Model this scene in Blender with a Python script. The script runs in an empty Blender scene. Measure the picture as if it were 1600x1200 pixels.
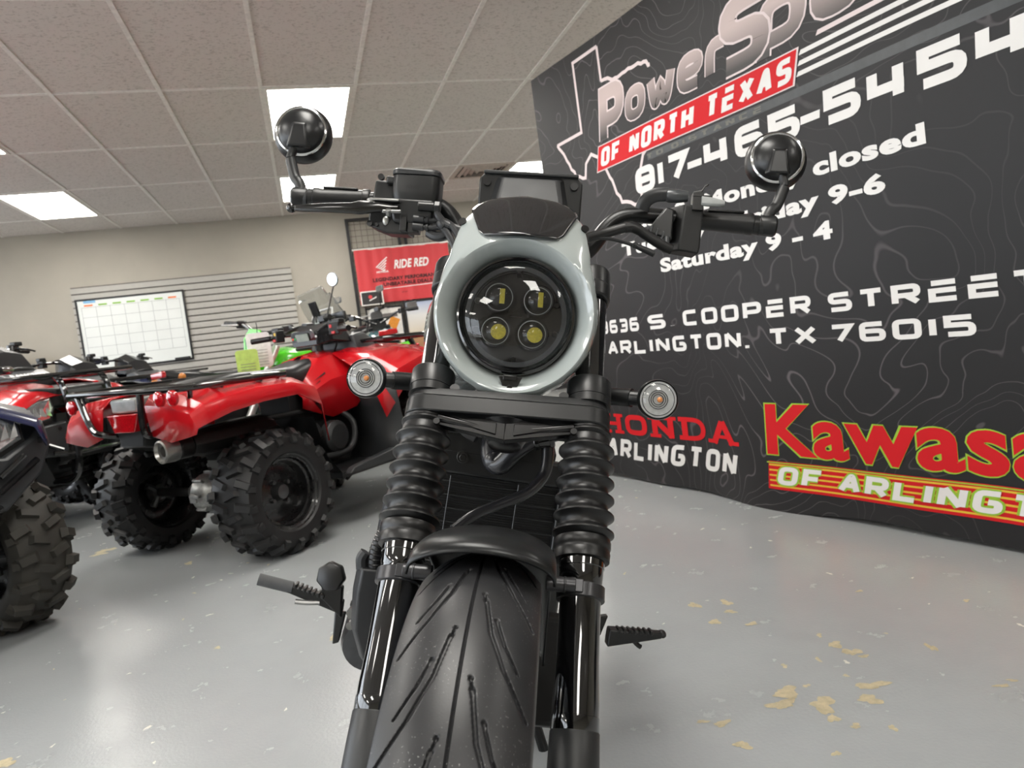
import bpy, bmesh, math, random
from mathutils import Vector, Matrix, Euler
import numpy as np

# ---------------------------------------------------------------- camera, world, lamps, exposure
SC = bpy.context.scene
COL = SC.collection
cam = bpy.data.cameras.new('camera')
cam.sensor_fit = 'HORIZONTAL'; cam.sensor_width = 36.0
cam.lens = 1140.0/1600.0*36.0
cam.clip_start = .02
cam.dof.use_dof = True; cam.dof.focus_distance = 1.02; cam.dof.aperture_fstop = 11.0
cam_ob = bpy.data.objects.new('camera', cam); COL.objects.link(cam_ob)
CAM_H = .87
_cr = ((.9552, -.2699, -.1262), (.1399, .0354, .9895), (.2623, .9623, -.0715))   # right, up, forward
_r = Vector(_cr[0]).normalized(); _f = Vector(_cr[2]); _f = (_f-_r*_f.dot(_r)).normalized(); _u = _r.cross(_f)
cam_ob.matrix_world = Matrix(((_r.x, _u.x, -_f.x, 0), (_r.y, _u.y, -_f.y, 0), (_r.z, _u.z, -_f.z, CAM_H), (0, 0, 0, 1)))
SC.camera = cam_ob
SC.view_settings.view_transform = 'Standard'; SC.view_settings.look = 'None'
SC.view_settings.gamma = 1.0; SC.view_settings.use_curve_mapping = False
SC.view_settings.exposure = 0.0
LAMP_STRENGTH = 19.5
LAMP_COLOR = (1.0, .965, .90, 1)
wd = bpy.data.worlds.new('world'); SC.world = wd; wd.use_nodes = True
wd.node_tree.nodes['Background'].inputs[0].default_value = (.9, .93, 1, 1)
wd.node_tree.nodes['Background'].inputs[1].default_value = 7.0

# ---------------------------------------------------------------- materials
def lin(h):
    if isinstance(h, (tuple, list)): return tuple(h)+((1,) if len(h) == 3 else ())
    h = h.lstrip('#'); o = []
    for i in (0, 2, 4):
        c = int(h[i:i+2], 16)/255.0
        o.append(c/12.92 if c <= .04045 else ((c+.055)/1.055)**2.4)
    return tuple(o)+(1,)
class NT:
    def __init__(s, name):
        s.m = bpy.data.materials.new(name); s.m.use_nodes = True
        s.t = s.m.node_tree; s.n = s.t.nodes; s.l = s.t.links
        s.b = s.n['Principled BSDF']; s.out = s.n['Material Output']
    def a(s, typ, ins=None, **kw):
        n = s.n.new(typ)
        for k, v in kw.items(): setattr(n, k, v)
        for k, v in (ins or {}).items():
            if hasattr(v, 'links') and hasattr(v, 'is_output'): s.l.new(v, n.inputs[k])
            else: n.inputs[k].default_value = v
        return n
    def math(s, op, a, b=0.0, c=None, clamp=False):
        d = {0: a, 1: b}
        if c is not None: d[2] = c
        return s.a('ShaderNodeMath', d, operation=op, use_clamp=clamp).outputs[0]
    def mix(s, f, a, b):
        n = s.n.new('ShaderNodeMix'); n.data_type = 'RGBA'
        for i, v in ((0, f), (6, a), (7, b)):
            if hasattr(v, 'is_output'): s.l.new(v, n.inputs[i])
            else: n.inputs[i].default_value = v
        return n.outputs[2]
    def co(s): return s.a('ShaderNodeTexCoord').outputs['Object']
    def noise(s, scale, detail=2, rough=.5, vec=None, dist=0.0):
        d = {'Scale': scale, 'Detail': detail, 'Roughness': rough, 'Distortion': dist}
        d['Vector'] = vec if vec is not None else s.co()
        return s.a('ShaderNodeTexNoise', d)
    def ramp(s, fac, lo, hi):
        return s.a('ShaderNodeMapRange', {'Value': fac, 'From Min': lo, 'From Max': hi}, clamp=True).outputs[0]
    def set(s, k, v):
        if hasattr(v, 'is_output'): s.l.new(v, s.b.inputs[k])
        else: s.b.inputs[k].default_value = v
    def bump(s, h, strength=.3, dist=.001):
        s.l.new(s.a('ShaderNodeBump', {'Height': h, 'Strength': strength, 'Distance': dist}).outputs[0], s.b.inputs['Normal'])
MATS = {}
def mat(name, col, rough=.5, metal=0.0, coat=0.0, var=.12, nscale=30, bump=0.0, bscale=300, spec=.5, emit=None):
    if name in MATS: return MATS[name]
    t = NT(name); c = lin(col)
    nz = t.noise(nscale, 4, .6)
    f = t.ramp(nz.outputs[0], .3, .7)
    t.set('Base Color', t.mix(f, tuple(x*(1-var) for x in c[:3])+(1,), tuple(min(1, x*(1+var)) for x in c[:3])+(1,)))
    t.set('Roughness', t.math('MULTIPLY_ADD', f, rough*.16, rough*.92)); t.set('Metallic', metal)
    t.set('Coat Weight', coat); t.set('Coat Roughness', .04); t.set('Specular IOR Level', spec)
    if bump: t.bump(t.noise(bscale, 2).outputs[0], bump, .001)
    if emit: t.set('Emission Color', lin(emit[0])); t.set('Emission Strength', emit[1])
    MATS[name] = t.m; return t.m

# ---------------------------------------------------------------- mesh builder
def frame(axis):
    a = Vector(axis).normalized()
    x = (Vector((0, 0, 1)) if abs(a.z) < .9 else Vector((1, 0, 0))).cross(a).normalized()
    return x, a.cross(x), a
def catmull(P, k):
    P = [Vector(p) for p in P]; out = []
    for i in range(len(P)-1):
        p0 = P[i-1] if i else P[i]*2-P[i+1]; p1 = P[i]; p2 = P[i+1]; p3 = P[i+2] if i+2 < len(P) else P[i+1]*2-P[i]
        for j in range(k):
            t = j/k
            out.append(.5*((2*p1)+(p2-p0)*t+(2*p0-5*p1+4*p2-p3)*t*t+(3*p1-p0-3*p2+p3)*t**3))
    out.append(P[-1]); return out
class MB:
    def __init__(s): s.bm = bmesh.new(); s.mi = 0
    def F(s, vs):
        try: f = s.bm.faces.new(vs)
        except ValueError: return None
        f.material_index = s.mi; return f
    def V(s, p): return s.bm.verts.new(p)
    def loft(s, rings, closed=True, caps=True):
        R = [[s.V(p) for p in r] for r in rings]; n = len(R[0])
        for a, b in zip(R, R[1:]):
            for i in range(n if closed else n-1):
                j = (i+1) % n; s.F((a[i], a[j], b[j], b[i]))
        if caps and closed: s.F(R[0][::-1]); s.F(R[-1])
        return s
    def grid(s, fn, nu, nv):
        return s.loft([[fn(i/nu, j/nv) for j in range(nv+1)] for i in range(nu+1)], False, False)
    def box(s, c, sz, rot=None, tap=(1, 1)):
        m = (rot.to_matrix() if isinstance(rot, Euler) else rot) if rot is not None else Matrix.Identity(3)
        c = Vector(c); h = [x/2 for x in sz]; r = []
        for z, tx, ty in ((-1, 1, 1), (1, tap[0], tap[1])):
            r.append([c+m@Vector((x*h[0]*tx, y*h[1]*ty, z*h[2])) for x, y in ((-1, -1), (1, -1), (1, 1), (-1, 1))])
        return s.loft(r)
    def cyl(s, p0, p1, r0, r1=None, n=20):
        return s.lathe([(0, r0), ((Vector(p1)-Vector(p0)).length, r0 if r1 is None else r1)], p0, Vector(p1)-Vector(p0), n)
    def lathe(s, prof, o, axis, n=32, caps=True):
        x, y, a = frame(axis); o = Vector(o)
        rings = [[o+a*t+(x*math.cos(k*2*math.pi/n)+y*math.sin(k*2*math.pi/n))*max(r, 1e-5) for k in range(n)] for t, r in prof]
        return s.loft(rings, True, caps)
    def tube(s, pts, r, n=10, k=6, closed=False, sq=None):
        P = catmull(pts, k) if k > 1 and len(pts) > 2 else [Vector(p) for p in pts]
        N = len(P); rr = (lambda i: r) if not isinstance(r, (list, tuple)) else (lambda i: r[0]+(r[1]-r[0])*i/(N-1))
        T = [(P[min(i+1, N-1)]-P[max(i-1, 0)]).normalized() for i in range(N)]
        x = frame(T[0])[0]; rings = []
        for i in range(N):
            x = (x-T[i]*x.dot(T[i])).normalized(); y = T[i].cross(x); q = rr(i)
            rings.append([P[i]+(x*math.cos(j*2*math.pi/n)+y*math.sin(j*2*math.pi/n)*(sq or 1))*q for j in range(n)])
        return s.loft(rings, True, True)
    def prism(s, poly, o, ux, uy, d):
        o, ux, uy = Vector(o), Vector(ux), Vector(uy); w = ux.cross(uy).normalized()
        return s.loft([[o+ux*a+uy*b+w*h for a, b in poly] for h in (0, d)])
    def ell(s, c, rad, rot=None, nu=20, nv=12):
        m = rot.to_matrix() if rot is not None else Matrix.Identity(3); c = Vector(c)
        rings = []
        for i in range(nv+1):
            t = -math.pi/2+math.pi*i/nv; cz = max(math.cos(t), 1e-4)
            rings.append([c+m@Vector((rad[0]*cz*math.cos(j*2*math.pi/nu), rad[1]*cz*math.sin(j*2*math.pi/nu), rad[2]*math.sin(t))) for j in range(nu)])
        return s.loft(rings)
    def poly(s, faces):
        for f in faces: s.F([s.V(p) for p in f])
        return s
    def add(s, vs, fs):
        V = [s.V(v) for v in vs]
        for f in fs: s.F([V[i] for i in f])
        return s
    def build(s, name, m, parent=None, bevel=0.0, smooth=35, solid=0.0, sub=0, weld=0.0, mirror=False, off=0.0, seg=2):
        bm = s.bm
        if weld: bmesh.ops.remove_doubles(bm, verts=bm.verts[:], dist=weld)
        if not (solid and weld): bmesh.ops.recalc_face_normals(bm, faces=bm.faces[:])
        else: bmesh.ops.recalc_face_normals(bm, faces=bm.faces[:])
        me = bpy.data.meshes.new(name); bm.to_mesh(me); bm.free()
        for x in (m if isinstance(m, (list, tuple)) else [m]): me.materials.append(x)
        if smooth:
            me.polygons.foreach_set('use_smooth', [True]*len(me.polygons))
            if smooth < 180: me.set_sharp_from_angle(angle=math.radians(smooth))
        o = bpy.data.objects.new(name, me); COL.objects.link(o)
        if parent is not None: o.parent = parent
        if mirror:
            q = o.modifiers.new('mirror', 'MIRROR'); q.use_axis = (False, True, False)
        if sub: q = o.modifiers.new('subdivision', 'SUBSURF'); q.levels = q.render_levels = sub
        if solid: q = o.modifiers.new('solid', 'SOLIDIFY'); q.thickness = solid; q.offset = off
        if bevel:
            q = o.modifiers.new('bevel', 'BEVEL'); q.width = bevel; q.segments = seg; q.limit_method = 'ANGLE'; q.angle_limit = math.radians(40)
        return o
def tag(o, label, cat, group=None, kind=None):
    o['label'] = label; o['category'] = cat
    if group: o['group'] = group
    if kind: o['kind'] = kind
    return o
def struct(o, label=None):
    o['kind'] = 'structure'
    if label: o['label'] = label
    return o
def empty(name, M):
    o = bpy.data.objects.new(name, None); COL.objects.link(o); o.empty_display_size = .1
    o.matrix_world = M if isinstance(M, Matrix) else Matrix.Translation(M); return o
def copy_tree(o, parent=None):
    c = o.copy(); COL.objects.link(c)
    if parent is not None: c.parent = parent
    for ch in [x for x in COL.objects if x.parent == o]: copy_tree(ch, c)
    return c

# ---------------------------------------------------------------- lettering
def font_mesh(s, bold=.0, shear=.0):
    cu = bpy.data.curves.new('lettering', 'FONT'); cu.body = s; cu.size = 1; cu.offset = bold; cu.shear = shear; cu.resolution_u = 4
    cu.space_character = 1+bold*1.6
    o = bpy.data.objects.new('lettering', cu); COL.objects.link(o)
    dg = bpy.context.evaluated_depsgraph_get(); me = o.evaluated_get(dg).to_mesh()
    vs = [(v.co.x, v.co.y) for v in me.vertices]; fs = [tuple(p.vertices) for p in me.polygons]
    o.evaluated_get(dg).to_mesh_clear(); bpy.data.objects.remove(o); bpy.data.curves.remove(cu)
    return vs, fs
_R = [(0, 0), (1, 0), (1, 1), (0, 1), (0, 0)]
GLY = {'0': [_R], 'O': [_R], '1': [[(0, 0), (0, 1)]], 'I': [[(0, 0), (0, 1)]], '3': [[(0, 1), (1, 1), (1, 0), (0, 0)], [(.25, .5), (1, .5)]],
 '4': [[(0, 1), (0, .36, 0), (1, .36)], [(.82, 1), (.82, 0)]], '5': [[(1, 1), (0, 1, 0), (0, .56, 0), (1, .56), (1, 0), (0, 0)]], '6': [[(1, 1), (0, 1), (0, 0), (1, 0), (1, .54), (0, .54)]],
 '7': [[(0, 1), (1, 1, 0), (.38, 0)]], '8': [_R, [(0, .5), (1, .5)]], '-': [[(0, .5), (1, .5)]], '.': [[(0, 0), (0, .02)]], ',': [[(0, .03), (-.12, -.18)]],
 'A': [[(0, 0), (.5, 1), (.62, 1), (1, 0)], [(.25, .36), (.86, .36)]], 'R': [[(0, 0), (0, 1, 0), (1, 1), (1, .46), (.1, .46)], [(.5, .46), (1, 0)]], 'L': [[(0, 1), (0, 0, 0), (1, 0)]],
 'N': [[(0, 0), (0, 1)], [(.04, 1), (.96, 0)], [(1, 0), (1, 1)]], 'G': [[(1, 1), (0, 1), (0, 0), (1, 0), (1, .48), (.5, .48)]], 'T': [[(0, 1), (1, 1)], [(.5, 1), (.5, 0)]],
 'X': [[(0, 0), (1, 1)], [(0, 1), (1, 0)]], 'C': [[(1, 1), (0, 1), (0, 0), (1, 0)]], 'P': [[(0, 0), (0, 1, 0), (1, 1), (1, .42), (.1, .42)]], 'E': [[(0, 1), (1, 1)], [(1, .53), (0, .53, 0), (0, 0, 0), (1, 0)]],
 'S': [[(1, 1), (0, 1), (0, .52), (1, .52), (1, 0), (0, 0)]], 'F': [[(0, 0), (0, 1, 0), (1, 1)], [(0, .5), (.85, .5)]], 'H': [[(0, 0), (0, 1)], [(1, 0), (1, 1)], [(0, .5), (1, .5)]],
 'D': [[(0, 0), (0, 1), (1, 1), (1, 0), (0, 0)]],
 'o': [[(0, 0), (1, 0), (1, .72), (0, .72), (0, 0)]], 'w': [[(0, .72), (.18, 0), (.34, 0), (.5, .6), (.66, 0), (.82, 0), (1, .72)]], 'e': [[(.95, 0), (0, 0), (0, .72), (1, .72), (1, .36), (.1, .36)]],
 'r': [[(0, 0), (0, .72), (.75, .72)]], 'p': [[(0, -.3), (0, .72), (1, .72), (1, 0), (.1, 0)]], 't': [[(.2, 1), (.2, 0), (.8, 0)], [(0, .72), (.8, .72)]], 's': [[(1, .72), (0, .72), (0, .38), (1, .38), (1, 0), (0, 0)]]}
def stroke_poly(pts, t, rnd):
    closed = pts[0][:2] == pts[-1][:2] and len(pts) > 2
    src = pts[:-1] if closed else pts; P = [Vector((p[0], p[1], 0)) for p in src]; N = len(P); Q = []
    for i in range(N):
        if (not closed and i in (0, N-1)) or rnd <= 0 or len(src[i]) > 2: Q.append(P[i]); continue
        a, b, c = P[i-1], P[i], P[(i+1) % N]
        d1 = min(rnd, (a-b).length*.48); d2 = min(rnd, (c-b).length*.48)
        s, e = b+(a-b).normalized()*d1, b+(c-b).normalized()*d2
        for k in range(5):
            u = k/4; Q.append(s*(1-u)**2+b*2*u*(1-u)+e*u*u)
    N = len(Q); L = []; Rr = []
    for i in range(N):
        a = Q[(i-1) % N] if closed or i else None; c = Q[(i+1) % N] if closed or i < N-1 else None
        d0 = (Q[i]-a).normalized() if a is not None and (Q[i]-a).length > 1e-7 else None
        d1 = (c-Q[i]).normalized() if c is not None and (c-Q[i]).length > 1e-7 else None
        if d0 is None: d0 = d1
        if d1 is None: d1 = d0
        n0 = Vector((-d0.y, d0.x, 0)); n1 = Vector((-d1.y, d1.x, 0)); m = (n0+n1)
        m = n0 if m.length < 1e-4 else m.normalized(); k = t/2/max(.45, m.dot(n0))
        L.append(Q[i]+m*k); Rr.append(Q[i]-m*k)
    vs = [(v.x, v.y) for v in L+Rr]
    fs = [(i, (i+1) % N, N+(i+1) % N, N+i) for i in range(N if closed else N-1)]
    return vs, fs
def stroke_text(s, w=.8, t=.2, rnd=.12, gap=.22, shear=0.0, extra=0.0):
    vs, fs, x = [], [], 0.0
    for ch in s:
        if ch == ' ': x += .45; continue
        cw = 0 if ch in '1I.,' else (w*.55 if ch == '-' else (w*1.25 if ch == 'w' else w))
        for pl in GLY[ch]:
            q = [(x+t/2+p[0]*(cw-t if cw else 0), t/2+p[1]*(1-t))+tuple(p[2:]) for p in pl]
            v, f = stroke_poly(q, t+extra, rnd); k = len(vs)
            vs += [(a+b*shear, b) for a, b in v]; fs += [tuple(i+k for i in ff) for ff in f]
        x += (cw if cw else t)+gap
    return vs, fs
def fit(vf, x0, x1, y0, y1, ybox=None):
    vs, fs = vf; xs = [v[0] for v in vs]; ys = [v[1] for v in vs]
    a, b = min(xs), max(xs); c, d = ybox or (min(ys), max(ys))
    return [(x0+(x-a)/(b-a)*(x1-x0), y0+(y-c)/(d-c)*(y1-y0)) for x, y in vs], fs
def put(mb, vf, o, ux, uy):
    o, ux, uy = Vector(o), Vector(ux), Vector(uy)
    mb.add([o+ux*a+uy*b for a, b in vf[0]], vf[1]); return mb
CHIPS = [(0.909, 1.368, 0.0301, 0.0206, -0.27), (0.872, 1.333, 0.0261, 0.0195, -0.27), (0.943, 1.29, 0.0241, 0.0306, -0.27), (0.926, 1.239, 0.0098, 0.0155, -0.27), (1.084, 1.306, 0.0296, 0.0165, -0.27), (1.038, 1.263, 0.0225, 0.0178, -0.27), (1.148, 1.501, 0.019, 0.0145, -0.27), (1.155, 1.451, 0.0185, 0.0184, -0.27), (1.162, 1.42, 0.0098, 0.0089, -0.27), (1.319, 1.379, 0.0082, 0.0208, -0.27), (1.075, 1.873, 0.0145, 0.0205, -0.27), (0.989, 1.907, 0.0148, 0.0207, -0.27), (1.049, 1.812, 0.014, 0.0129, -0.27), (0.977, 1.775, 0.012, 0.0203, -0.27), (1.052, 1.711, 0.0133, 0.0117, -0.27), (0.722, 1.329, 0.0168, 0.0104, -0.27), (0.691, 1.354, 0.0105, 0.0071, -0.27), (0.716, 1.243, 0.0146, 0.0134, -0.27), (0.851, 1.14, 0.008, 0.0076, -0.27), (1.0, 1.159, 0.0081, 0.0092, -0.27), (0.945, 1.197, 0.0101, 0.0085, -0.27), (1.428, 1.737, 0.0084, 0.0088, -0.27), (1.597, 1.536, 0.009, 0.0076, -0.27), (1.151, 1.563, 0.0069, 0.0104, -0.27), (1.065, 1.459, 0.0057, 0.0106, -0.27), (1.3, 1.179, 0.0131, 0.007, -0.27), (0.98, 1.472, 0.0072, 0.009, -0.27), (1.066, 1.367, 0.0067, 0.0055, -0.27), (0.964, 1.372, 0.0081, 0.0066, -0.27), (-0.046, 2.294, 0.0123, 0.0202, -0.27), (-0.825, 1.975, 0.0222, 0.0181, -0.27), (-1.155, 4.231, 0.043, 0.0363, -0.27), (-1.169, 4.164, 0.0328, 0.028, -0.27), (-0.656, 3.607, 0.0193, 0.0224, -0.27), (-0.399, 2.434, 0.0096, 0.0105, -0.27)]
# ================================================================ the room
def glass(name, tint, rough=.0, refl=1.0):
    t = NT(name); tr = t.a('ShaderNodeBsdfTransparent', {0: lin(tint)}); g = t.a('ShaderNodeBsdfGlossy', {0: (1, 1, 1, 1), 1: rough})
    lw = t.a('ShaderNodeLayerWeight', {'Blend': .5}); mx = t.a('ShaderNodeMixShader')
    fr = t.math('MULTIPLY_ADD', t.math('POWER', lw.outputs['Facing'], 5.0), .9, .042)
    t.l.new(t.math('MULTIPLY', fr, refl, clamp=True), mx.inputs[0]); t.l.new(tr.outputs[0], mx.inputs[1]); t.l.new(g.outputs[0], mx.inputs[2]); t.l.new(mx.outputs[0], t.out.inputs[0]); return t.m
G_PANE = glass('shop_window', '#f2f4f4')  # glass for the unseen windows added to let daylight in
ZC = 2.634; GX0, GDX = -.045, .605; GY0, GDY = 2.61, 1.21
XL, XR, YF, YB = -6.2, 4.9, -4.3, 9.47
random.seed(4)
def floor_mat():
    t = NT('floor_paint'); co = t.co()
    n1 = t.noise(.7, 3, .6, co); n2 = t.noise(9, 5, .65, co)
    c = t.mix(t.ramp(n1.outputs[0], .3, .75), lin('#9c9fa1'), lin('#a9acad'))
    c = t.mix(t.math('MULTIPLY', t.ramp(n2.outputs[0], .35, .75), .35), c, lin('#94989a'))
    # pale scuffs and specks worn into the paint
    st = t.a('ShaderNodeMapping', {'Vector': co, 'Rotation': (0, 0, .6), 'Scale': (7, 26, 1)}).outputs[0]
    sc = t.ramp(t.noise(2.0, 4, .7, st).outputs[0], .74, .80)
    c = t.mix(t.math('MULTIPLY', sc, .3), c, lin('#c2c1b8'))
    sp = t.ramp(t.noise(38, 3, .6, co).outputs[0], .775, .80)
    c = t.mix(t.math('MULTIPLY', sp, .6), c, lin('#cbc7ba'))
    t.set('Base Color', c)
    t.set('Roughness', t.math('MULTIPLY_ADD', n2.outputs[0], .16, .17)); t.set('Specular IOR Level', .55)
    t.bump(t.noise(120, 2, .5, co).outputs[0], .22, .002); return t.m
def ceil_mat():
    t = NT('ceiling_tile'); co = t.co()
    f = t.ramp(t.noise(48, 2, .6, t.a('ShaderNodeMapping', {'Vector': co, 'Scale': (1, 1.9, 1)}).outputs[0]).outputs[0], .57, .65)
    c = t.mix(t.math('MULTIPLY', f, .7), lin('#d8d1cb'), lin('#a39c95'))
    t.set('Base Color', t.mix(t.ramp(t.noise(1.3, 2, .5, co).outputs[0], .3, .8), c, t.mix(.12, c, lin('#b8b0a8'))))
    t.set('Roughness', .95); t.bump(f, -.3, .003); return t.m
mb = MB(); mb.poly([[(XL, YF, 0), (XR, YF, 0), (XR, YB, 0), (XL, YB, 0)]])
# chips where the paint has flaked down to the tan screed: ragged flat patches in the floor's own mesh
def chip(cx, cy, rx, ry, rot, seed, mi):
    rnd = random.Random(seed); n = 26; ph = [rnd.uniform(0, 6.28) for _ in range(5)]
    V = []
    for i in range(n):
        a = i*6.2832/n; k = 1+.28*math.sin(2*a+ph[0])+.2*math.sin(3*a+ph[1])+.13*math.sin(5*a+ph[2])+.09*math.sin(9*a+ph[3])+rnd.uniform(-.06, .06)
        x, y = rx*k*math.cos(a), ry*k*math.sin(a)
        V.append((cx+x*math.cos(rot)-y*math.sin(rot), cy+x*math.sin(rot)+y*math.cos(rot), .0008))
    mb.mi = mi; mb.poly([V])
for i, (x, y, a, b, r) in enumerate(CHIPS): chip(x, y, a, b, r, i, 1)
for i in range(150):
    x, y = random.uniform(-1.6, 1.75), random.uniform(.75, 4.5); q = random.uniform(.0025, .008)
    chip(x, y, q*random.uniform(.8, 1.8), q*.7, random.uniform(0, 3), 90+i, 2 if i % 4 else 1)
floor = struct(mb.build('floor', [floor_mat(), mat('bare_screed', '#b5a98c', .75, var=.22, nscale=60), mat('paint_speck', '#cfccc3', .6)], smooth=0))
mb = MB(); mb.poly([[(XL, YF, ZC), (XL, YB, ZC), (XR, YB, ZC), (XR, YF, ZC)]])
mb.poly([[(XL, YF, ZC+.15), (XR, YF, ZC+.15), (XR, YB, ZC+.15), (XL, YB, ZC+.15)]])
ceiling = struct(mb.build('ceiling', ceil_mat(), smooth=0))
mb = MB(); w = .013
for k in range(-10, 9):
    x = GX0+k*GDX
    if XL < x < XR: mb.box((x, (YF+YB)/2, ZC-.001), (w*2, YB-YF-.02, .010))
for k in range(-6, 6):
    y = GY0+k*GDY
    if YF < y < YB: mb.box(((XL+XR)/2, y, ZC-.0016), (XR-XL-.02, w*2, .010))
struct(mb.build('ceiling_trim_1', mat('grid_white', '#e9e5df', .5), smooth=0))
wall_m = mat('wall_paint', '#aaa498', .75, var=.05, nscale=2.5, bump=.12, bscale=220)
def slab(name, c, sz, m, bev=0): return struct(MB().box(c, sz).build(name, m, smooth=0, bevel=bev))
slab('wall_back', ((XL+XR)/2, YB+.05, ZC/2), (XR-XL+.2, .1, ZC), wall_m)
slab('wall_front', ((XL+XR)/2, YF-.05, ZC/2), (XR-XL+.2, .1, ZC), wall_m)
slab('wall_far_right', (XR+.05, (YF+YB)/2, ZC/2), (.1, YB-YF, ZC), wall_m)
# left wall: sill, with unseen windows added so daylight brightens the ceiling
slab('wall_left', (XL-.05, (YF+YB)/2, .15), (.1, YB-YF, .3), wall_m)
for i in range(6):
    w5 = (YB-YF)/6; y = YF+w5*(i+.5); mb = MB()
    for s in (-1, 1): mb.box((XL-.05, y+s*(w5/2-.03), 1.467), (.08, .06, 2.33)); mb.box((XL-.05, y, 1.467+s*1.135), (.08, w5-.12, .06))
    WN = struct(mb.build('window_%d' % (i+1), mat('mullion', '#8d8f90', .4, metal=.6), smooth=0))
    o = MB().box((XL-.05, y, 1.467), (.006, w5-.12, 2.21)).build('pane', G_PANE, WN, smooth=0)
struct(MB().box((XL-20.11, (YF+YB)/2, -.06), (40, 60, .1)).build('ground', mat('paving', '#b5b1a8', .85, nscale=3), smooth=0))  # unseen pale slab outside, added to bounce daylight up to the ceiling
slab('baseboard_back', ((XL+XR)/2, YB-.008, .05), (XR-XL-.1, .014, .1), mat('base_black', '#2a2a2c', .5))
# slat wall panel
mb = MB(); sx0, sx1, sz0, sz1 = -2.49, -.045, .25, 2.0
for k in range(23):
    a = sz1-(k+1)*.0765; mb.box(((sx0+sx1)/2, YB-.011, a+.031), (sx1-sx0, .02, .060))
mb.mi = 1; mb.box(((sx0+sx1)/2, YB-.004, (sz0+sz1)/2), (sx1-sx0, .007, sz1-sz0))
o = mb.build('slatwall_panel', [mat('slat_grey', '#aeaba4', .55, var=.04), mat('slat_groove', '#6e6a65', .7)], smooth=0)
tag(o, 'grey grooved slatwall panel fixed to the back wall behind the whiteboard', 'wall panel')
# calendar whiteboard
bx0, bx1, bz0, bz1 = -2.46, -1.295, 1.02, 1.855
R = empty('whiteboard', (0, YB-.024, 0))
cx, cz = (bx0+bx1)/2, (bz0+bz1)/2
MB().box((cx, -.008, cz), (bx1-bx0-.02, .012, bz1-bz0-.02)).build('board_surface', mat('board_white', '#dfe2df', .25, var=.03, nscale=3), R)
mb = MB(); f = .022
for a, b, c, d in ((bx0, bx1, bz0, bz0+f), (bx0, bx1, bz1-f, bz1)): mb.box((cx, -.011, (c+d)/2), (b-a, .02, f))
for a in (bx0+f/2, bx1-f/2): mb.box((a, -.011, cz), (f, .02, bz1-bz0-2*f))
mb.build('frame', mat('frame_black', '#1b1b1d', .45), R, bevel=.003)
mb = MB()
gz0, gz1 = bz0+.16, bz1-.10; gx0, gx1 = bx0+.06, bx1-.06
for i in range(8): mb.box((gx0+(gx1-gx0)*i/7, -.0146, (gz0+gz1)/2), (.003, .0012, gz1-gz0))
for i in range(6): mb.box(((gx0+gx1)/2, -.0146, gz0+(gz1-gz0)*i/5), (gx1-gx0, .0012, .003))
mb.build('calendar_grid', mat('grid_ink', '#8b8f90', .6), R, smooth=0)
for i in range(7):
    m = mat('label_orange', '#e8793a', .5) if i in (0, 6) else mat('label_green', '#86b748', .5)
    MB().box((gx0+(gx1-gx0)*(i+.5)/7, -.0152, gz1+.022), (.09, .0022, .018)).build('day_strip', m, R, smooth=0)
MB().box((gx0+.09, -.0152, gz1+.065), (.125, .0022, .034)).build('title_strip', mat('label_blue', '#7fb2d8', .5), R, smooth=0)
MB().box((bx1-.12, -.03, bz0+.028), (.17, .04, .03)).build('pen_tray', mat('frame_black', ''), R, bevel=.004)
tag(R, 'white dry-erase calendar board with black frame hung on the grey slatwall', 'whiteboard')
# ceiling lamps
def lamp_emit():
    t = NT('lamp_diffuser'); co = t.co()
    e = t.a('ShaderNodeEmission', {'Color': LAMP_COLOR, 'Strength': LAMP_STRENGTH})
    wv = t.a('ShaderNodeTexWave', {'Vector': co, 'Scale': 5.0, 'Distortion': 0.0}, bands_direction='X')
    t.l.new(t.math('MULTIPLY_ADD', wv.outputs[1], LAMP_STRENGTH*.35, LAMP_STRENGTH*.8), e.inputs[1])
    t.l.new(e.outputs[0], t.out.inputs[0]); return t.m
LM = lamp_emit(); FRM = mat('lamp_frame', '#e6e2da', .45)
proto = None
LAB = {(0, 1): ('rectangular white ceiling lamp just behind the round mirror on the left', None), (0, 2): ('small-looking white ceiling lamp low behind the left mirror arm', None),
 (-4, 2): ('long slanted white ceiling lamp above the whiteboard at left edge', None), (-4, 1): ('white ceiling lamp of which only a corner shows at the left picture edge', None),
 (4, 2): ('white ceiling lamp beside the air vent at the black banner edge', None)}
for kx in (-8, -4, 0, 4):
    for ky in (-2, -1, 0, 1, 2):
        y = 5.03+(ky-1)*2.42; x = GX0+kx*GDX
        if ky == 2 and kx == -8: continue
        if proto is None:
            L = proto = empty('ceiling_lamp', (x+GDX/2, y+GDY/2, ZC))
            mb = MB(); a, b = GDX/2-.014, GDY/2-.014
            for s in (-1, 1):
                mb.box((s*(a-.012), 0, -.006), (.024, 2*b, .012)); mb.box((0, s*(b-.012), -.006), (2*a-.048, .024, .012))
            mb.build('frame', FRM, L, bevel=.002)
            MB().box((0, 0, -.003), (2*a-.05, 2*b-.05, .004)).build('diffuser', LM, L, smooth=0)
        else: L = copy_tree(proto); L.location = (x+GDX/2, y+GDY/2, ZC)
        lb = LAB.get((kx, ky))
        if lb: tag(L, lb[0], 'ceiling light')
        else: tag(L, 'white ceiling lamp outside the picture, above or behind the photographer', 'ceiling light', 'ceiling lamps out of view')
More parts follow.
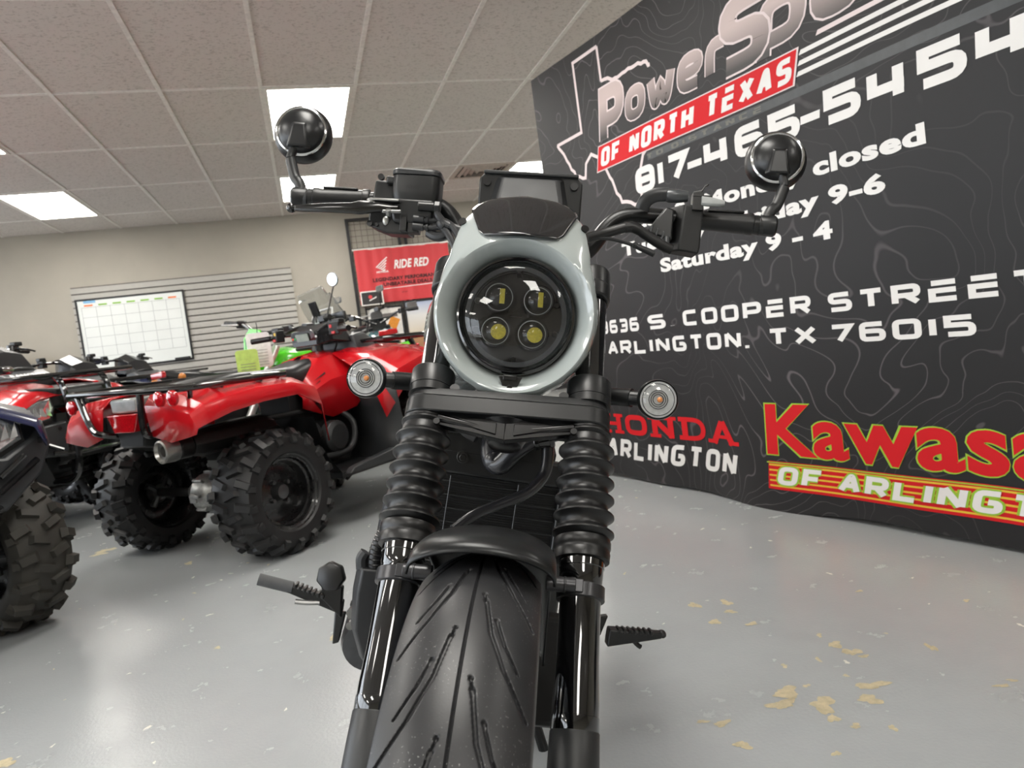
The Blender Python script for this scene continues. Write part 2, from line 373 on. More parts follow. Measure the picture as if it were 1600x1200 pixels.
# air vent
V = empty('air_vent', (1.77+.30, 7.45+.30, ZC))
mb = MB()
for s in (-1, 1): mb.box((s*.275, 0, -.008), (.05, .6, .014)); mb.box((0, s*.275, -.008), (.5, .05, .014))
mb.build('frame', mat('vent_frame', '#b9aba0', .5), V, bevel=.003)
for i in range(4):
    q = .215-i*.055
    mb = MB()
    for s in (-1, 1): mb.box((0, s*q, -.010), (2*q+.03, .042, .004), Euler((s*.6, 0, 0))); mb.box((s*q, 0, -.010), (.042, 2*q+.03, .004), Euler((0, -s*.6, 0)))
    mb.build('louver', mat('vent_frame', ''), V, smooth=0)
MB().box((0, 0, -.0025), (.5, .5, .004)).build('duct_opening', mat('vent_dark', '#26221f', .9), V, smooth=0)
tag(V, 'square louvered air vent in the ceiling above the instrument housing', 'air vent')

# ================================================================ black dealer banner on the partition at the right
d = Vector((-.2113, .9774, 0)); n = Vector((.9774, .2113, 0)); PL = Vector((1.478, 4.081, 0))
MBAN = Matrix(((-d.x, n.x, 0, PL.x), (-d.y, n.y, 0, PL.y), (0, 0, 1, 0), (0, 0, 0, 1)))
part = struct(MB().box((1.9, .12, 1.12), (3.74, .1, 2.24)).build('wall_right', wall_m, smooth=0)); part.matrix_world = MBAN
def bw(u, z):      # how far the hanging cloth bulges towards the room
    k = max(0.0, 1-z/1.3)
    return .016+.006*math.sin(u*2.3+z*1.1)+.005*math.sin(u*5.1-z*2.2)+.014*k*k*math.sin(u*4.4+1.1)+.009*k*math.sin(u*9.3+z*2+.5)+.004*math.sin(z*3.1+u)
def bz(u): return .012+.010*math.sin(u*3.1+.4)+.008*math.sin(u*7.3)
UW = 3.7; ZT = 2.282
def cloth_mat():
    t = NT('banner_cloth'); co = t.co()
    sp = t.a('ShaderNodeMapping', {'Vector': co, 'Scale': (1, 0, 1)}).outputs[0]
    nz = t.noise(1.35, 3.2, .46, sp, .5)
    fr = t.math('FRACT', t.math('MULTIPLY', nz.outputs[0], 25.0))
    ln = t.math('SUBTRACT', 1.0, t.ramp(t.math('ABSOLUTE', t.math('SUBTRACT', fr, .5)), .014, .050))
    am = t.ramp(t.noise(1.1, 1, .5, sp).outputs[0], .35, .7)
    t.set('Base Color', t.mix(t.math('MULTIPLY', ln, t.math('MULTIPLY_ADD', am, .65, .15)), lin('#19181a'), lin('#5f595c')))
    t.set('Roughness', .55); t.set('Specular IOR Level', .35); t.set('Sheen Weight', .12)
    t.bump(t.noise(900, 1, .5, co).outputs[0], .08, .0005); return t.m
def grad_mat():
    t = NT('print_gradient'); z = t.a('ShaderNodeSeparateXYZ', {0: t.co()}).outputs[2]
    t.set('Base Color', t.mix(t.ramp(z, 1.79, 1.95), lin('#2d2928'), lin('#bba9a6'))); t.set('Roughness', .5); return t.m
mb = MB()
NU, NZ = 150, 70
mb.grid(lambda a, b: (a*UW, -bw(a*UW, bz(a*UW)+b*(ZT-bz(a*UW))), bz(a*UW)+b*(ZT-bz(a*UW))), NU, NZ)
def ink(vf, mi, lift):
    b2 = bmesh.new(); V = [b2.verts.new((x, 0, z)) for x, z in vf[0]]
    for f in vf[1]:
        try: b2.faces.new([V[i] for i in f])
        except ValueError: pass
    xs = [v[0] for v in vf[0]]; zs = [v[1] for v in vf[0]]
    for ax, lo, hi, st in (((1, 0, 0), min(xs), max(xs), .06), ((0, 0, 1), min(zs), max(zs), .06)):
        q = math.ceil(lo/st)*st
        while q < hi:
            bmesh.ops.bisect_plane(b2, geom=b2.verts[:]+b2.edges[:]+b2.faces[:], plane_co=Vector(ax)*q, plane_no=ax, dist=1e-6); q += st
    b2.verts.index_update()
    mb.mi = mi
    mb.add([(v.co.x, -bw(v.co.x, v.co.z)-.0012-lift*.0007, v.co.z) for v in b2.verts], [[v.index for v in f.verts] for f in b2.faces]); b2.free()
def rect(u0, z0, u1, z1, sh=0.0): return [(u0, z0), (u1, z0), (u1+sh, z1), (u0+sh, z1)], [(0, 1, 2, 3)]
W, RED, PINK, GRAD, STRIP, LIME, YEL, BLK, GHO = 1, 2, 3, 4, 5, 6, 7, 8, 9
tx = [(.631, 2.228), (.417, 2.226), (.419, 1.866), (.185, 1.861), (.235, 1.80), (.275, 1.735), (.32, 1.66), (.406, 1.631), (.425, 1.70), (.48, 1.735), (.545, 1.70), (.60, 1.62), (.65, 1.53), (.70, 1.44), (.80, 1.405), (.855, 1.40), (.86, 1.46), (.865, 1.55), (.90, 1.62), (.955, 1.655)]
rg = random.Random(3)
def ragged(P, amp, k):
    out = []
    for a, b in zip(P, P[1:]):
        for i in range(k): out.append((a[0]+(b[0]-a[0])*i/k+(rg.uniform(-amp, amp) if i else 0), a[1]+(b[1]-a[1])*i/k+(rg.uniform(-amp, amp) if i else 0)))
    return out+[P[-1]]
ink(stroke_poly(tx[:4]+ragged(tx[3:8], .008, 3)+tx[8:11]+ragged(tx[10:15], .008, 3)+tx[15:], .017, 0), PINK, 0)
ink(stroke_poly([(.631, 2.228), (.636, 2.056)]+ragged([(.636, 2.056), (.75, 2.03), (.86, 2.035), (.96, 2.02), (1.02, 1.995)], .009, 4), .017, 0), PINK, 0)
for txt, u0, u1, z0, z1, yb, kw in (('P', .572, .80, 1.774, 2.02, None, {}), ('ower', .805, 1.478, 1.795, 1.945, None, {}), ('S', 1.462, 1.70, 1.775, 2.055, None, {}), ('ports', 1.625, 2.86, 1.80, 2.03, (0, 1), {'w': .8})):
    kw = dict(dict(w=.74, t=.23, rnd=.24, gap=.10, shear=.16), **kw)
    a = stroke_text(txt, **kw); b = stroke_text(txt, extra=.06, **kw)
    xs = [v[0] for v in a[0]]; ys = [v[1] for v in a[0]]; y0, y1 = yb or (min(ys), max(ys)); x0 = min(xs); kx, ky = (u1-u0)/(max(xs)-x0), (z1-z0)/(y1-y0)
    f = lambda vf: ([(u0+(x-x0)*kx, z0+(y-y0)*ky) for x, y in vf[0]], vf[1])
    ink(f(b), PINK, 0 if txt != 'S' else 2); ink(f(a), GRAD, 1 if txt != 'S' else 3)
for i, (zz, u0) in enumerate(((1.655, 1.80), (1.69, 1.81), (1.725, 1.82), (1.762, 1.90))): ink(rect(u0, zz, 3.3, zz+.016, .01), W if i < 3 else PINK, 0)
ink(rect(.515, 1.628, 1.79, 1.755, .035), PINK, 2); ink(rect(.522, 1.633, 1.782, 1.750, .033), RED, 3)
ink(fit(stroke_text('OF NORTH TEXAS', w=.62, t=.23, rnd=.14, gap=.14, shear=.2), .56, 1.785, 1.648, 1.736), W, 4)
ink(rect(.93, 1.585, 3.3, 1.618), STRIP, 0)
ink(fit(stroke_text('TO DISTANCE', w=.7, t=.22, rnd=.1, gap=.35), .93, 1.62, 1.590, 1.612), GHO, 1)
for txt, u0, u1, z0, z1 in (('817', .822, 1.215, 1.446, 1.567), ('-', 1.185, 1.275, 1.478, 1.506), ('465', 1.288, 1.795, 1.447, 1.566), ('-', 1.797, 1.888, 1.484, 1.512), ('5454', 1.903, 2.565, 1.447, 1.568)):
    ink(fit(stroke_text(txt, w=1.02, t=.26, rnd=.22, gap=.16, shear=.05), u0, u1, z0, z1), W, 1)
def bold(s, u0, u1, z0, z1, hz=None, mi=W, b=.022, sh=0.0, lift=1):
    vf = font_mesh(s, b, sh); ref = font_mesh(hz or 'H', b, sh); ys = [v[1] for v in ref[0]]
    ink(fit(vf, u0, u1, z0, z1, (min(ys), max(ys))), mi, lift)
bold('Sunday &', .56, 1.175, 1.287, 1.353, b=.046); bold('Monday closed', 1.253, 2.262, 1.287, 1.353, b=.046); bold('Tuesday -', .66, 1.355, 1.172, 1.236, b=.046); bold('Friday 9-6', 1.423, 2.112, 1.172, 1.236, b=.046); bold('Saturday 9 - 4', .935, 1.892, 1.056, 1.121, b=.046)
for txt, u0, u1, z0, z1 in (('3636', .41, .733, .792, .862), ('S.', .80, .985, .792, .862), ('COOPER', 1.046, 1.765, .793, .864), ('STREET', 1.844, 2.555, .791, .860), ('ARLINGTON,', .452, 1.44, .677, .750), ('TX', 1.553, 1.775, .678, .748), ('76015', 1.851, 2.356, .677, .745)):
    ink(fit(stroke_text(txt, w=1.0, t=.24, rnd=.18, gap=.24), u0, u1, z0, z1, (0, 1)), W, 1)
def slab_word(u0, u1, z0, z1):
    t = .24; vs, fs, x = [], [], 0.0
    def st(p, tt=t):
        v, f = stroke_poly(p, tt, 0.0 if len(p) < 4 else .3); k = len(vs); vs.extend(v); fs.extend([tuple(i+k for i in g) for g in f])
    def foot(cx, y, w=.5): st([(cx-w/2, y), (cx+w/2, y)], .16)
    for ch in 'HONDA':
        if ch == 'H':
            for c in (.25, .95): st([(x+c, 0), (x+c, 1)]); foot(x+c, .08); foot(x+c, .92)
            st([(x+.25, .5), (x+.95, .5)], .18)
        if ch == 'O': st([(x+.15, .12), (x+1.05, .12), (x+1.05, .88), (x+.15, .88), (x+.15, .12)])
        if ch == 'N':
            for c in (.25, .95): st([(x+c, 0), (x+c, 1)])
            foot(x+.25, .08); foot(x+.2, .92); foot(x+.95, .92); st([(x+.2, .95), (x+1.0, .05)])
        if ch == 'D': st([(x+.25, 0), (x+.25, 1)]); st([(x, .08), (x+.8, .08), (x+1.05, .3), (x+1.05, .7), (x+.8, .92), (x, .92)], .2)
        if ch == 'A': st([(x+.2, .0), (x+.6, .95)]); st([(x+.6, .95), (x+1.0, 0)]); foot(x+.15, .08, .42); foot(x+1.05, .08, .42); st([(x+.35, .3), (x+.85, .3)], .14)
        x += 1.3
    return fit((vs, fs), u0, u1, z0, z1)
ink(slab_word(.318, 1.338, .247, .362), RED, 1)
ink(fit(stroke_text('OF ARLINGTON', w=.72, t=.22, rnd=.2, gap=.16, shear=.22), -.02+.05, 1.325, .115, .222), W, 1)
for b_, mi, lf in ((.045, LIME, 1), (.030, RED, 2)): bold('Kawasaki', 1.50-(.006 if mi == LIME else 0), 2.83+(.006 if mi == LIME else 0), .236-(.005 if mi == LIME else 0), .443+(.005 if mi == LIME else 0), 'K', mi, b_, 0.0, lf)
ink(rect(1.495, .092, 3.02, .208, .008), RED, 1)
for i in range(5): ink(rect(1.505, .103+i*.0215, 3.01, .110+i*.0215), YEL, 2)
ink(rect(1.495, .200, 3.02, .205), LIME, 3)
ink(fit(stroke_text('OF ARLINGTON', w=.85, t=.24, rnd=.22, gap=.18, shear=.18, extra=.16), 1.538, 2.738, .108, .195), LIME, 4)
ink(fit(stroke_text('OF ARLINGTON', w=.85, t=.24, rnd=.22, gap=.18, shear=.18), 1.546, 2.73, .114, .189), W, 5)
pm = lambda nme, c: mat('print_'+nme, c, .6, var=.04, nscale=5, spec=.2)
BN = mb.build('banner', [cloth_mat(), pm('white', '#dcdad8'), pm('red', '#c51c23'), pm('pink', '#d9cbcb'), grad_mat(), mat('cover_strip', '#3b3e40', .32, bump=.2, bscale=60), pm('lime', '#93b83c'), pm('yellow', '#d8b23a'), pm('black', '#141414'), pm('ghost', '#6b6a64')], smooth=60)
BN.matrix_world = MBAN
tag(BN, 'large black cloth banner with white shop hours and address lettering, on the right', 'banner')
# ================================================================ the cruiser motorcycle in the middle
# local axes of its front end: x across (picture right), y rearwards, z up, origin on the front axle
MB_ROT = Matrix(((.927, .306, .218), (-.322, .946, .039), (-.194, -.106, .975)))
x_ = MB_ROT.col[0].normalized(); z_ = (MB_ROT.col[2]-x_*MB_ROT.col[2].dot(x_)).normalized(); y_ = z_.cross(x_)
MBIKE = Matrix(((x_.x, y_.x, z_.x, .081), (x_.y, y_.y, z_.y, .746), (x_.z, y_.z, z_.z, .318), (0, 0, 0, 1)))
BK = empty('motorcycle', MBIKE)
tag(BK, 'grey and black cruiser motorcycle facing the camera, round headlight, filling the centre', 'motorcycle')
M_MATTE = mat('black_satin', '#131415', .36, var=.1, bump=.05, bscale=700)
M_RUB = mat('black_rubber', '#0e0e0f', .37, var=.12)
M_GLOSS = mat('black_gloss', '#060607', .09, coat=1.0, var=.02)
M_CAST = mat('cast_grey', '#1f2021', .42, var=.1, bump=.12, bscale=500)
M_GREY = mat('cowl_grey', '#979e9d', .22, coat=1.0, var=.03, nscale=6)
M_CHROME = mat('chrome', '#c9c9c9', .12, metal=1.0, var=.02)
M_STEEL = mat('steel', '#8b8b8a', .3, metal=1.0)
M_BOLT = mat('bolt_dark', '#0b0b0c', .3)
M_DULL = mat('dull_black', '#0a0a0b', .6)
RK = .503; SR, CR = math.sin(RK), math.cos(RK); FX = .1144
SIG_GLASS = glass('signal_glass', '#f4f4f4', .03, 1.0)
AX = Vector((0, SR, CR)); FW = Vector((0, -CR, SR))
def FA(x, L, f=0.0): return Vector((x, -.008, 0))+AX*L+FW*f
# ---- front wheel
TR = .320
STROKES = [(.010, .098, .0125, .088, .0008), (.0125, .088, .0135, .085, .0021), (.0135, .085, .021, .045, .0017), (.021, .045, .036, .008, .0016), (.036, .008, .058, -.030, .0013), (.010, .098, .0102, .0975, .0018),
           (.025, .062, .026, .060, .0019), (.025, .062, .034, .036, .0013), (.034, .036, .048, .010, .0011)]
def tread_h(A, Wd):
    """depth of the grooves at arc length A and offset Wd (arrays, metres)"""
    P = .105; ww = np.abs(Wd); aa = np.mod(A+np.where(Wd > 0, 0, P*.5), P); dm = np.full(A.shape, 9.0)
    for x0, a0, x1, a1, wd in STROKES:
        for sh in (-P, 0, P, 2*P):
            vx, vy = x1-x0, a1-a0; t = np.clip(((ww-x0)*vx+(aa-a0-sh)*vy)/(vx*vx+vy*vy), 0, 1)
            dm = np.minimum(dm, np.hypot(x0+vx*t-ww, a0+sh+vy*t-aa)-wd)
    dm = np.minimum(dm, ww-.0013)
    return .0034*np.clip(.5-dm/.0011, 0, 1)
def tire_r(w): return TR-.029*(abs(w)/.064)**2.5
mb = MB()
NA, NW = 560, 136
ths = [math.radians(8+100*i/NA) for i in range(NA+1)]+[math.radians(108+i*6) for i in range(1, 43)]
wsx = [-.064+.128*j/NW for j in range(NW+1)]
TH_ = tread_h(*np.meshgrid(np.array(ths[:NA+1])*TR, np.array(wsx), indexing='ij'))
rings = []
for i, th in enumerate(ths):
    row = [(-.048, .225), (-.063, .255), (-.066, .275)]
    row = [Vector((x, -r*math.cos(th), r*math.sin(th))) for x, r in row]
    for jw, w in enumerate(wsx):
        r = tire_r(w)-(TH_[i, jw] if i <= NA else 0)
        row.append(Vector((w, -r*math.cos(th), r*math.sin(th))))
    row += [Vector((x, -r*math.cos(th), r*math.sin(th))) for x, r in ((.066, .275), (.063, .255), (.048, .225))]
    rings.append(row)
rings.append(rings[0])
mb.loft(rings, False, False)
def tire_mat():
    t = NT('tread_rubber'); co = t.co()
    sp = t.ramp(t.noise(420, 2, .6, co).outputs[0], .66, .71); big = t.ramp(t.noise(9, 3, .6, co).outputs[0], .40, .60)
    c = t.mix(t.ramp(t.noise(14, 3, .6, co).outputs[0], .3, .7), lin('#1e1f21'), lin('#29292b'))
    t.set('Base Color', t.mix(t.math('MULTIPLY', t.math('MULTIPLY', sp, big), .8), c, lin('#a9a9a6')))
    t.set('Roughness', .40); t.set('Specular IOR Level', .5); t.bump(t.noise(500, 2, .5, co).outputs[0], .06, .001); return t.m
FT = mb.build('front_tire', tire_mat(), BK, smooth=50)
mb = MB()
for s in (-1, 1):
    mb.lathe([(0, .228), (.012, .226), (.016, .212), (.030, .205)], (s*.052, 0, 0), (-s, 0, 0), 48, False)
    mb.lathe([(0, .05), (.02, .055), (.05, .05)], (s*.055, 0, 0), (-s, 0, 0), 24)
mb.lathe([(-.04, .205), (.04, .205)], (0, 0, 0), (1, 0, 0), 48, False)
for k in range(5):
    a = k*2*math.pi/5
    for o_ in (-.13, .13): mb.tube([(0, .04*math.cos(a+o_*2), .04*math.sin(a+o_*2)), (0, .205*math.cos(a+o_), .205*math.sin(a+o_))], .014, 8, 1)
mb.build('rim', M_MATTE, FT)
mb = MB(); mb.lathe([(0, .145), (.005, .145)], (-.075, 0, 0), (1, 0, 0), 48); mb.build('brake_disc', M_STEEL, FT, bevel=.001)
# ---- fender
def fen(a, w):
    th = math.radians(81+76*a); k = 2*w-1; x = .079*math.sin(k*math.pi/2)
    R = .316+.036*max(0, math.cos(k*math.pi/2))**.9
    e = max(0, 1-a/.06); R -= .009*e*e
    th2 = th+math.radians(3)*k*k
    return (x, -R*math.cos(th2), R*math.sin(th2))
def fender_mat():
    t = NT('fender_satin'); co = t.co()
    mp = t.a('ShaderNodeMapping', {'Vector': co, 'Scale': (140, 320, 320)}).outputs[0]
    sp = t.ramp(t.noise(1.0, 2, .6, mp).outputs[0], .74, .80)
    t.set('Base Color', t.mix(t.math('MULTIPLY', sp, .5), lin('#222324'), lin('#8c8a86'))); t.set('Metallic', .5); t.set('Roughness', .30); return t.m
MB().grid(fen, 40, 28).build('front_fender', fender_mat(), BK, solid=.003, off=-1, smooth=60)
mb = MB()
mb.lathe([(-.01, .0), (0, .004), (.001, .004)], (0, 0, 0), (0, 0, 1), 6)
# ---- fork legs
for s in (-1, 1):
    o = FA(s*FX, 0)
    lo = MB().lathe([(-.05, .026), (-.03, .031), (.10, .0295), (.137, .0287), (.139, .0278)], o, AX, 36)
    lo.box(FA(s*FX, .06, -.03), (.03, .04, .12))
    LG = lo.build('fork_lower', M_CAST, BK)
    MB().lathe([(.137, .0268), (.139, .0282), (.154, .0282), (.1545, .0276), (.168, .0276), (.20, .0262), (.215, .0258), (.29, .0258), (.291, .0262), (.307, .0262), (.308, .0268), (.318, .0278), (.326, .0282), (.327, .0292), (.343, .0298)], o, AX, 40).build('fork_tube', M_GLOSS, LG)
    g = [(.336, .033), (.3365, .0352), (.346, .0362), (.347, .0356), (.352, .0356), (.353, .0366), (.361, .0368), (.364, .036)]
    for i in range(7):
        c = .3725+i*.0236; R = .0405-.0004*i-(.004 if i == 6 else 0)
        g += [(c-.0085, .0315), (c-.0045, R-.004), (c-.0012, R), (c+.0012, R), (c+.0045, R-.004), (c+.0085, .0315)]
    g += [(.525, .031), (.5255, .0295)]
    MB().lathe(g, o, AX, 48).build('fork_gaiter', M_RUB, LG, smooth=50)
    MB().lathe([(.60, .0215), (.80, .0215)], o, AX, 32).build('fork_stanchion', M_GLOSS, LG)
    MB().lathe([(.752, .0215), (.753, .0265), (.80, .0265), (.806, .0245), (.807, .012)], o, AX, 32).build('fork_cap', M_MATTE, LG)
    MB().lathe([(.558, .0285), (.5585, .0318), (.5705, .0318), (.571, .0312), (.5715, .0322), (.598, .0322), (.600, .031), (.6005, .022)], o, AX, 36).build('signal_collar', M_MATTE, LG)
    # fender bracket: collar and stub
    mb = MB().lathe([(.286, .0265), (.2865, .0305), (.304, .0305), (.3045, .0265)], o, AX, 32)
    mb.box(FA(s*(FX-.012), .297, .028), (.026, .012, .016), Matrix.Rotation(-RK, 3, 'X'))
    mb.cyl(FA(s*(FX-.008), .297, .030), FA(s*.070, .297, .030), .0095); mb.cyl(FA(s*(FX-.020), .297, .030), FA(s*(FX-.023), .297, .030), .0102)
    mb.build('fender_bracket', mat('bracket_satin', '#3a3a3c', .3, metal=.5), LG, bevel=.001)
    # turn signal
    c = Vector((s*.2145, .285, .511))
    SG = MB().lathe([(-.010, .0268), (-.012, .0285), (-.007, .0298), (.004, .0295), (.018, .024), (.026, .013)], c, (0, 1, 0), 40).build('turn_signal', M_MATTE, BK)
    mb = MB(); e = Vector((s*(FX+.020), .318, .5115))
    mb.tube([c+Vector((-s*.018, .006, 0)), c+Vector((-s*.036, .008, .0)), e], .0118, 14, 1); mb.tube([c+Vector((-s*.036, .008, 0)), e], .0138, 14, 1)
    mb.build('signal_stem', M_MATTE, SG)
    MB().lathe([(-.0095, .0262), (-.0115, .0262)], c, (0, 1, 0), 40).build('reflector', mat('reflector_grey', '#b9bbbb', .3, metal=.25, var=.15, nscale=120), SG)
    mb = MB()
    for r_ in (.0075, .0105, .0135): mb.lathe([(-.0118, r_-.0006), (-.0134, r_), (-.0118, r_+.0006)], c, (0, 1, 0), 40, False)
    mb.lathe([(-.0118, .0225), (-.0128, .0230), (-.0118, .0236)], c, (0, 1, 0), 40, False)
    mb.build('reflector_ring', mat('ring_grey', '#55575a', .2, metal=.4), SG)
    MB().lathe([(-.0095, .0272), (-.0150, .0262), (-.0190, .020), (-.0208, .010), (-.0212, .0001)], c, (0, 1, 0), 40, False).build('signal_lens', SIG_GLASS, SG, smooth=180)
    MB().ell(c+Vector((.002, -.014, 0)), (.004, .003, .004)).build('bulb', mat('bulb_amber', '#d98a4a', .2), SG)
# ---- triple clamp
def rrect(a, b, r, n=5, cx=0, cy=0):
    P = []
    for sx, sy, st in ((1, 1, 0), (-1, 1, 90), (-1, -1, 180), (1, -1, 270)):
        for k in range(n+1):
            t = math.radians(st+90*k/n); P.append((cx+sx*(a-r)+r*math.cos(t), cy+sy*(b-r)+r*math.sin(t)))
    return P
TC = empty('triple_clamp', Matrix.Identity(4)); TC.parent = BK
MB().prism(rrect(.1455, .034, .031, 8), FA(0, .521), (1, 0, 0), FW, -.0255).build('clamp_lower', M_MATTE, TC, bevel=.002)
mb = MB()
r0, r1, r2 = rrect(.1455, .034, .031, 8), rrect(.1445, .033, .031, 8), rrect(.1395, .028, .027, 8)
mb.loft([[FA(a, .546, b) for a, b in r0], [FA(a, .549, b) for a, b in r1], [FA(a, .5605, b) for a, b in r2]])
mb.build('clamp_upper', M_MATTE, TC, bevel=.0012)
mb = MB()
mb.lathe([(.492, .012), (.496, .024), (.508, .03), (.521, .045)], FA(0, 0, -.012), AX, 28)
for s in (-1, 1):
    mb.prism([(0, 0), (.10*s, .018), (.10*s, .026), (0, .034)], FA(0, .488, .012), (1, 0, 0), AX, .012)
    mb.tube([FA(s*.03, .505, .02), FA(s*.095, .515, .024)], .006, 8, 1)
    mb.prism([(.012*s, 0), (.10*s, .022), (.012*s, .018)], FA(0, .495, .026), (1, 0, 0), AX, -.01)
mb.build('clamp_web', mat('web_black', '#0a0a0b', .26), TC, bevel=.001)
mb = MB()
for s in (-1, 1): mb.cyl(FA(s*.094, .504, .030), FA(s*.094, .504, .036), .0045); mb.cyl(FA(s*.078, .566, .012), FA(s*.078, .566, .02), .007)
mb.build('clamp_bolt', M_BOLT, TC)
MB().prism(rrect(.14, .030, .026, 6), FA(0, .747), (1, 0, 0), FW, -.028).build('clamp_top', M_MATTE, TC, bevel=.003)
# ---- headlight cowl
CZ = .617
def oy(x, z): return .244+1.05*max(0.0, math.hypot(x, z-CZ)-.112)
OUT = [(-90, .1195), (-68, .1205), (-64, .1175), (-40, .1175), (-15, .1175), (0, .1180), (20, .1195), (38, .1300), (49, .150), (56, .1670), (59.5, .1745), (63, .178), (70, .1825), (80, .1865), (90, .188)]
def rho(ph):
    a = math.degrees(ph); a = 180-a if a > 90 else a; a = a if a >= -90 else -180-a
    for (a0, r0_), (a1, r1_) in zip(OUT, OUT[1:]):
        if a0 <= a <= a1: return r0_+(r1_-r0_)*(a-a0)/(a1-a0)
    return OUT[-1][1]
N = 144; phs = [-math.pi/2+i*2*math.pi/N for i in range(N)]
def pt(ph, r, y): return Vector((r*math.cos(ph), y, CZ+r*math.sin(ph)))
rings = [[pt(p, .0865, .282) for p in phs], [pt(p, .0875, .277) for p in phs], [pt(p, .1045, .2462) for p in phs], [pt(p, .1085, .2440) for p in phs]]
for k in range(1, 6):
    q = []
    for p in phs:
        r = .1085+(rho(p)*.985-.1085)*k/5; v = pt(p, r, 0); v.y = oy(v.x, v.z)-.002*math.sin(math.pi*k/5); q.append(v)
    rings.append(q)
for s_, dy in ((1.0, .005), (1.012, .018), (1.02, .05), (1.0, .10), (.93, .15)):
    q = []
    for p in phs:
        r = rho(p)*s_; v = pt(p, r, 0); lowk = 1.0 if math.sin(p) > -.75 else .45
        v.y = oy(v.x*.985/s_, CZ+(v.z-CZ)*.985/s_)+dy*lowk; q.append(v)
    rings.append(q)
CW = MB().loft(rings, True, False).build('headlight_cowl', M_GREY, BK, smooth=40, solid=.002, off=-1)
# visor
def vis(u, v):
    z = .7285+.077*v; k = (2*u-1)
    hw = .0585+.0215*min(1, v/.62) if v < .62 else .080*math.sqrt(max(0.0, 1-((v-.62)/.385)**2))
    hw *= min(1.0, .90+.10*min(1, v/.10)); x = k*hw; z2 = z
    return (x, oy(x*.98, z2)-.0035-.004*math.cos(k*1.4), z2)
MB().grid(vis, 32, 24).build('fly_screen', mat('screen_dark', '#07080d', .05, coat=1.0, var=.0), CW, smooth=80, solid=.003)
for s in (-1, 1):
    p = Vector((s*.0915, oy(.0915, .758)-.001, .757))
    MB().lathe([(-.002, .005), (.004, .0062)], p, (s*.3, -1, .5), 16).build('cowl_screw', M_BOLT, CW)
# ---- headlight unit
HL = empty('headlight', Matrix.Identity(4)); HL.parent = BK
MB().lathe([(.0, .0868), (-.004, .0855), (-.005, .0825), (.002, .079), (.012, .078), (.0125, .0875)], (0, .268, CZ), (0, 1, 0), 72, False).build('lens_rim', M_GLOSS, HL)
MB().lathe([(.002, .0792), (.05, .072), (.058, .0)], (0, .268, CZ), (0, 1, 0), 64, False).build('bowl', mat('bowl_black', '#0b0b0c', .3), HL)
G_CLEAR = glass('clear_lens', '#e6e6e6'); G_SMOKE = glass('smoke_screen', '#a9adb2')
mb = MB(); mb.lathe([(.012, .0735), (.004, .0745), (.004, .0675), (.014, .0665)], (0, .268, CZ), (0, 1, 0), 64, False)
mb.build('light_ring', mat('ring_smoke', '#3a3d40', .18), HL)
mb = MB(); mb.lathe([(.020, .0672), (.020, .0), ], (0, .268, CZ), (0, 1, 0), 48, False)
mb.build('inner_bezel', mat('bezel_black', '#101113', .22), HL)
mb = MB()
for a in (20, 90, 160, 200, 270, 340):
    r_ = .0625; mb.lathe([(-.003, .0035), (.0, .0048)], (r_*math.cos(math.radians(a)), .287, CZ+r_*math.sin(math.radians(a))), (0, 1, 0), 14)
mb.box((0, .286, CZ+.002), (.018, .004, .002)); mb.build('bezel_screw', M_BOLT, HL)
for px, pz, up in ((-.0265, .027, 1), (.0305, .025, 1), (-.0285, -.023, 0), (.0255, -.0245, 0)):
    o = (px, .276, CZ+pz)
    PJ = MB().lathe([(.012, .0255), (.004, .0255), (-.001, .0225), (.0, .0195), (.012, .0185), (.012, .0)], o, (0, 1, 0), 36, False).build('projector', mat('projector_dark', '#1a1b1d', .15, metal=.5), HL)
    mb = MB()
    if up: mb.box((px+.004, .283, CZ+pz+.003), (.0075, .003, .022))
    else: mb.lathe([(0, .0115), (.002, .0115)], (px+.004, .281, CZ+pz), (0, 1, 0), 20)
    mb.build('emitter', mat('emitter_yellow', '#d6c93c', .4, var=.25, nscale=260), PJ)
    mb = MB(); mb.lathe([(.006, .0192), (.0, .0188), (-.006, .0158), (-.010, .0105), (-.0115, .0001)], o, (0, 1, 0), 32, False); mb.build('lens', G_CLEAR, PJ, smooth=180)
    mb = MB(); mb.lathe([(-.002, .0205), (-.003, .0195), (-.001, .019)], o, (0, 1, 0), 36, False); mb.build('trim_ring', mat('ring_bright', '#a4a6a8', .2, metal=.3), PJ)
mb = MB(); mb.lathe([(0, .0825), (-.006, .079), (-.013, .066), (-.018, .045), (-.0205, .02), (-.021, .0001)], (0, .2655, CZ), (0, 1, 0), 64, False); mb.build('front_lens', G_CLEAR, HL, smooth=180)
mb = MB(); mb.prism([(-.0175, 0), (.0175, 0), (.006, -.026), (-.006, -.026)], (0, .2535, CZ-.0885), (1, 0, 0), (0, 0, 1), .006)
mb.box((0, .248, CZ-.091), (.020, .008, .007)); mb.cyl((0, .249, CZ-.105), (0, .2455, CZ-.105), .0042, n=12); mb.build('lens_clip', M_BOLT, HL, bevel=.001)
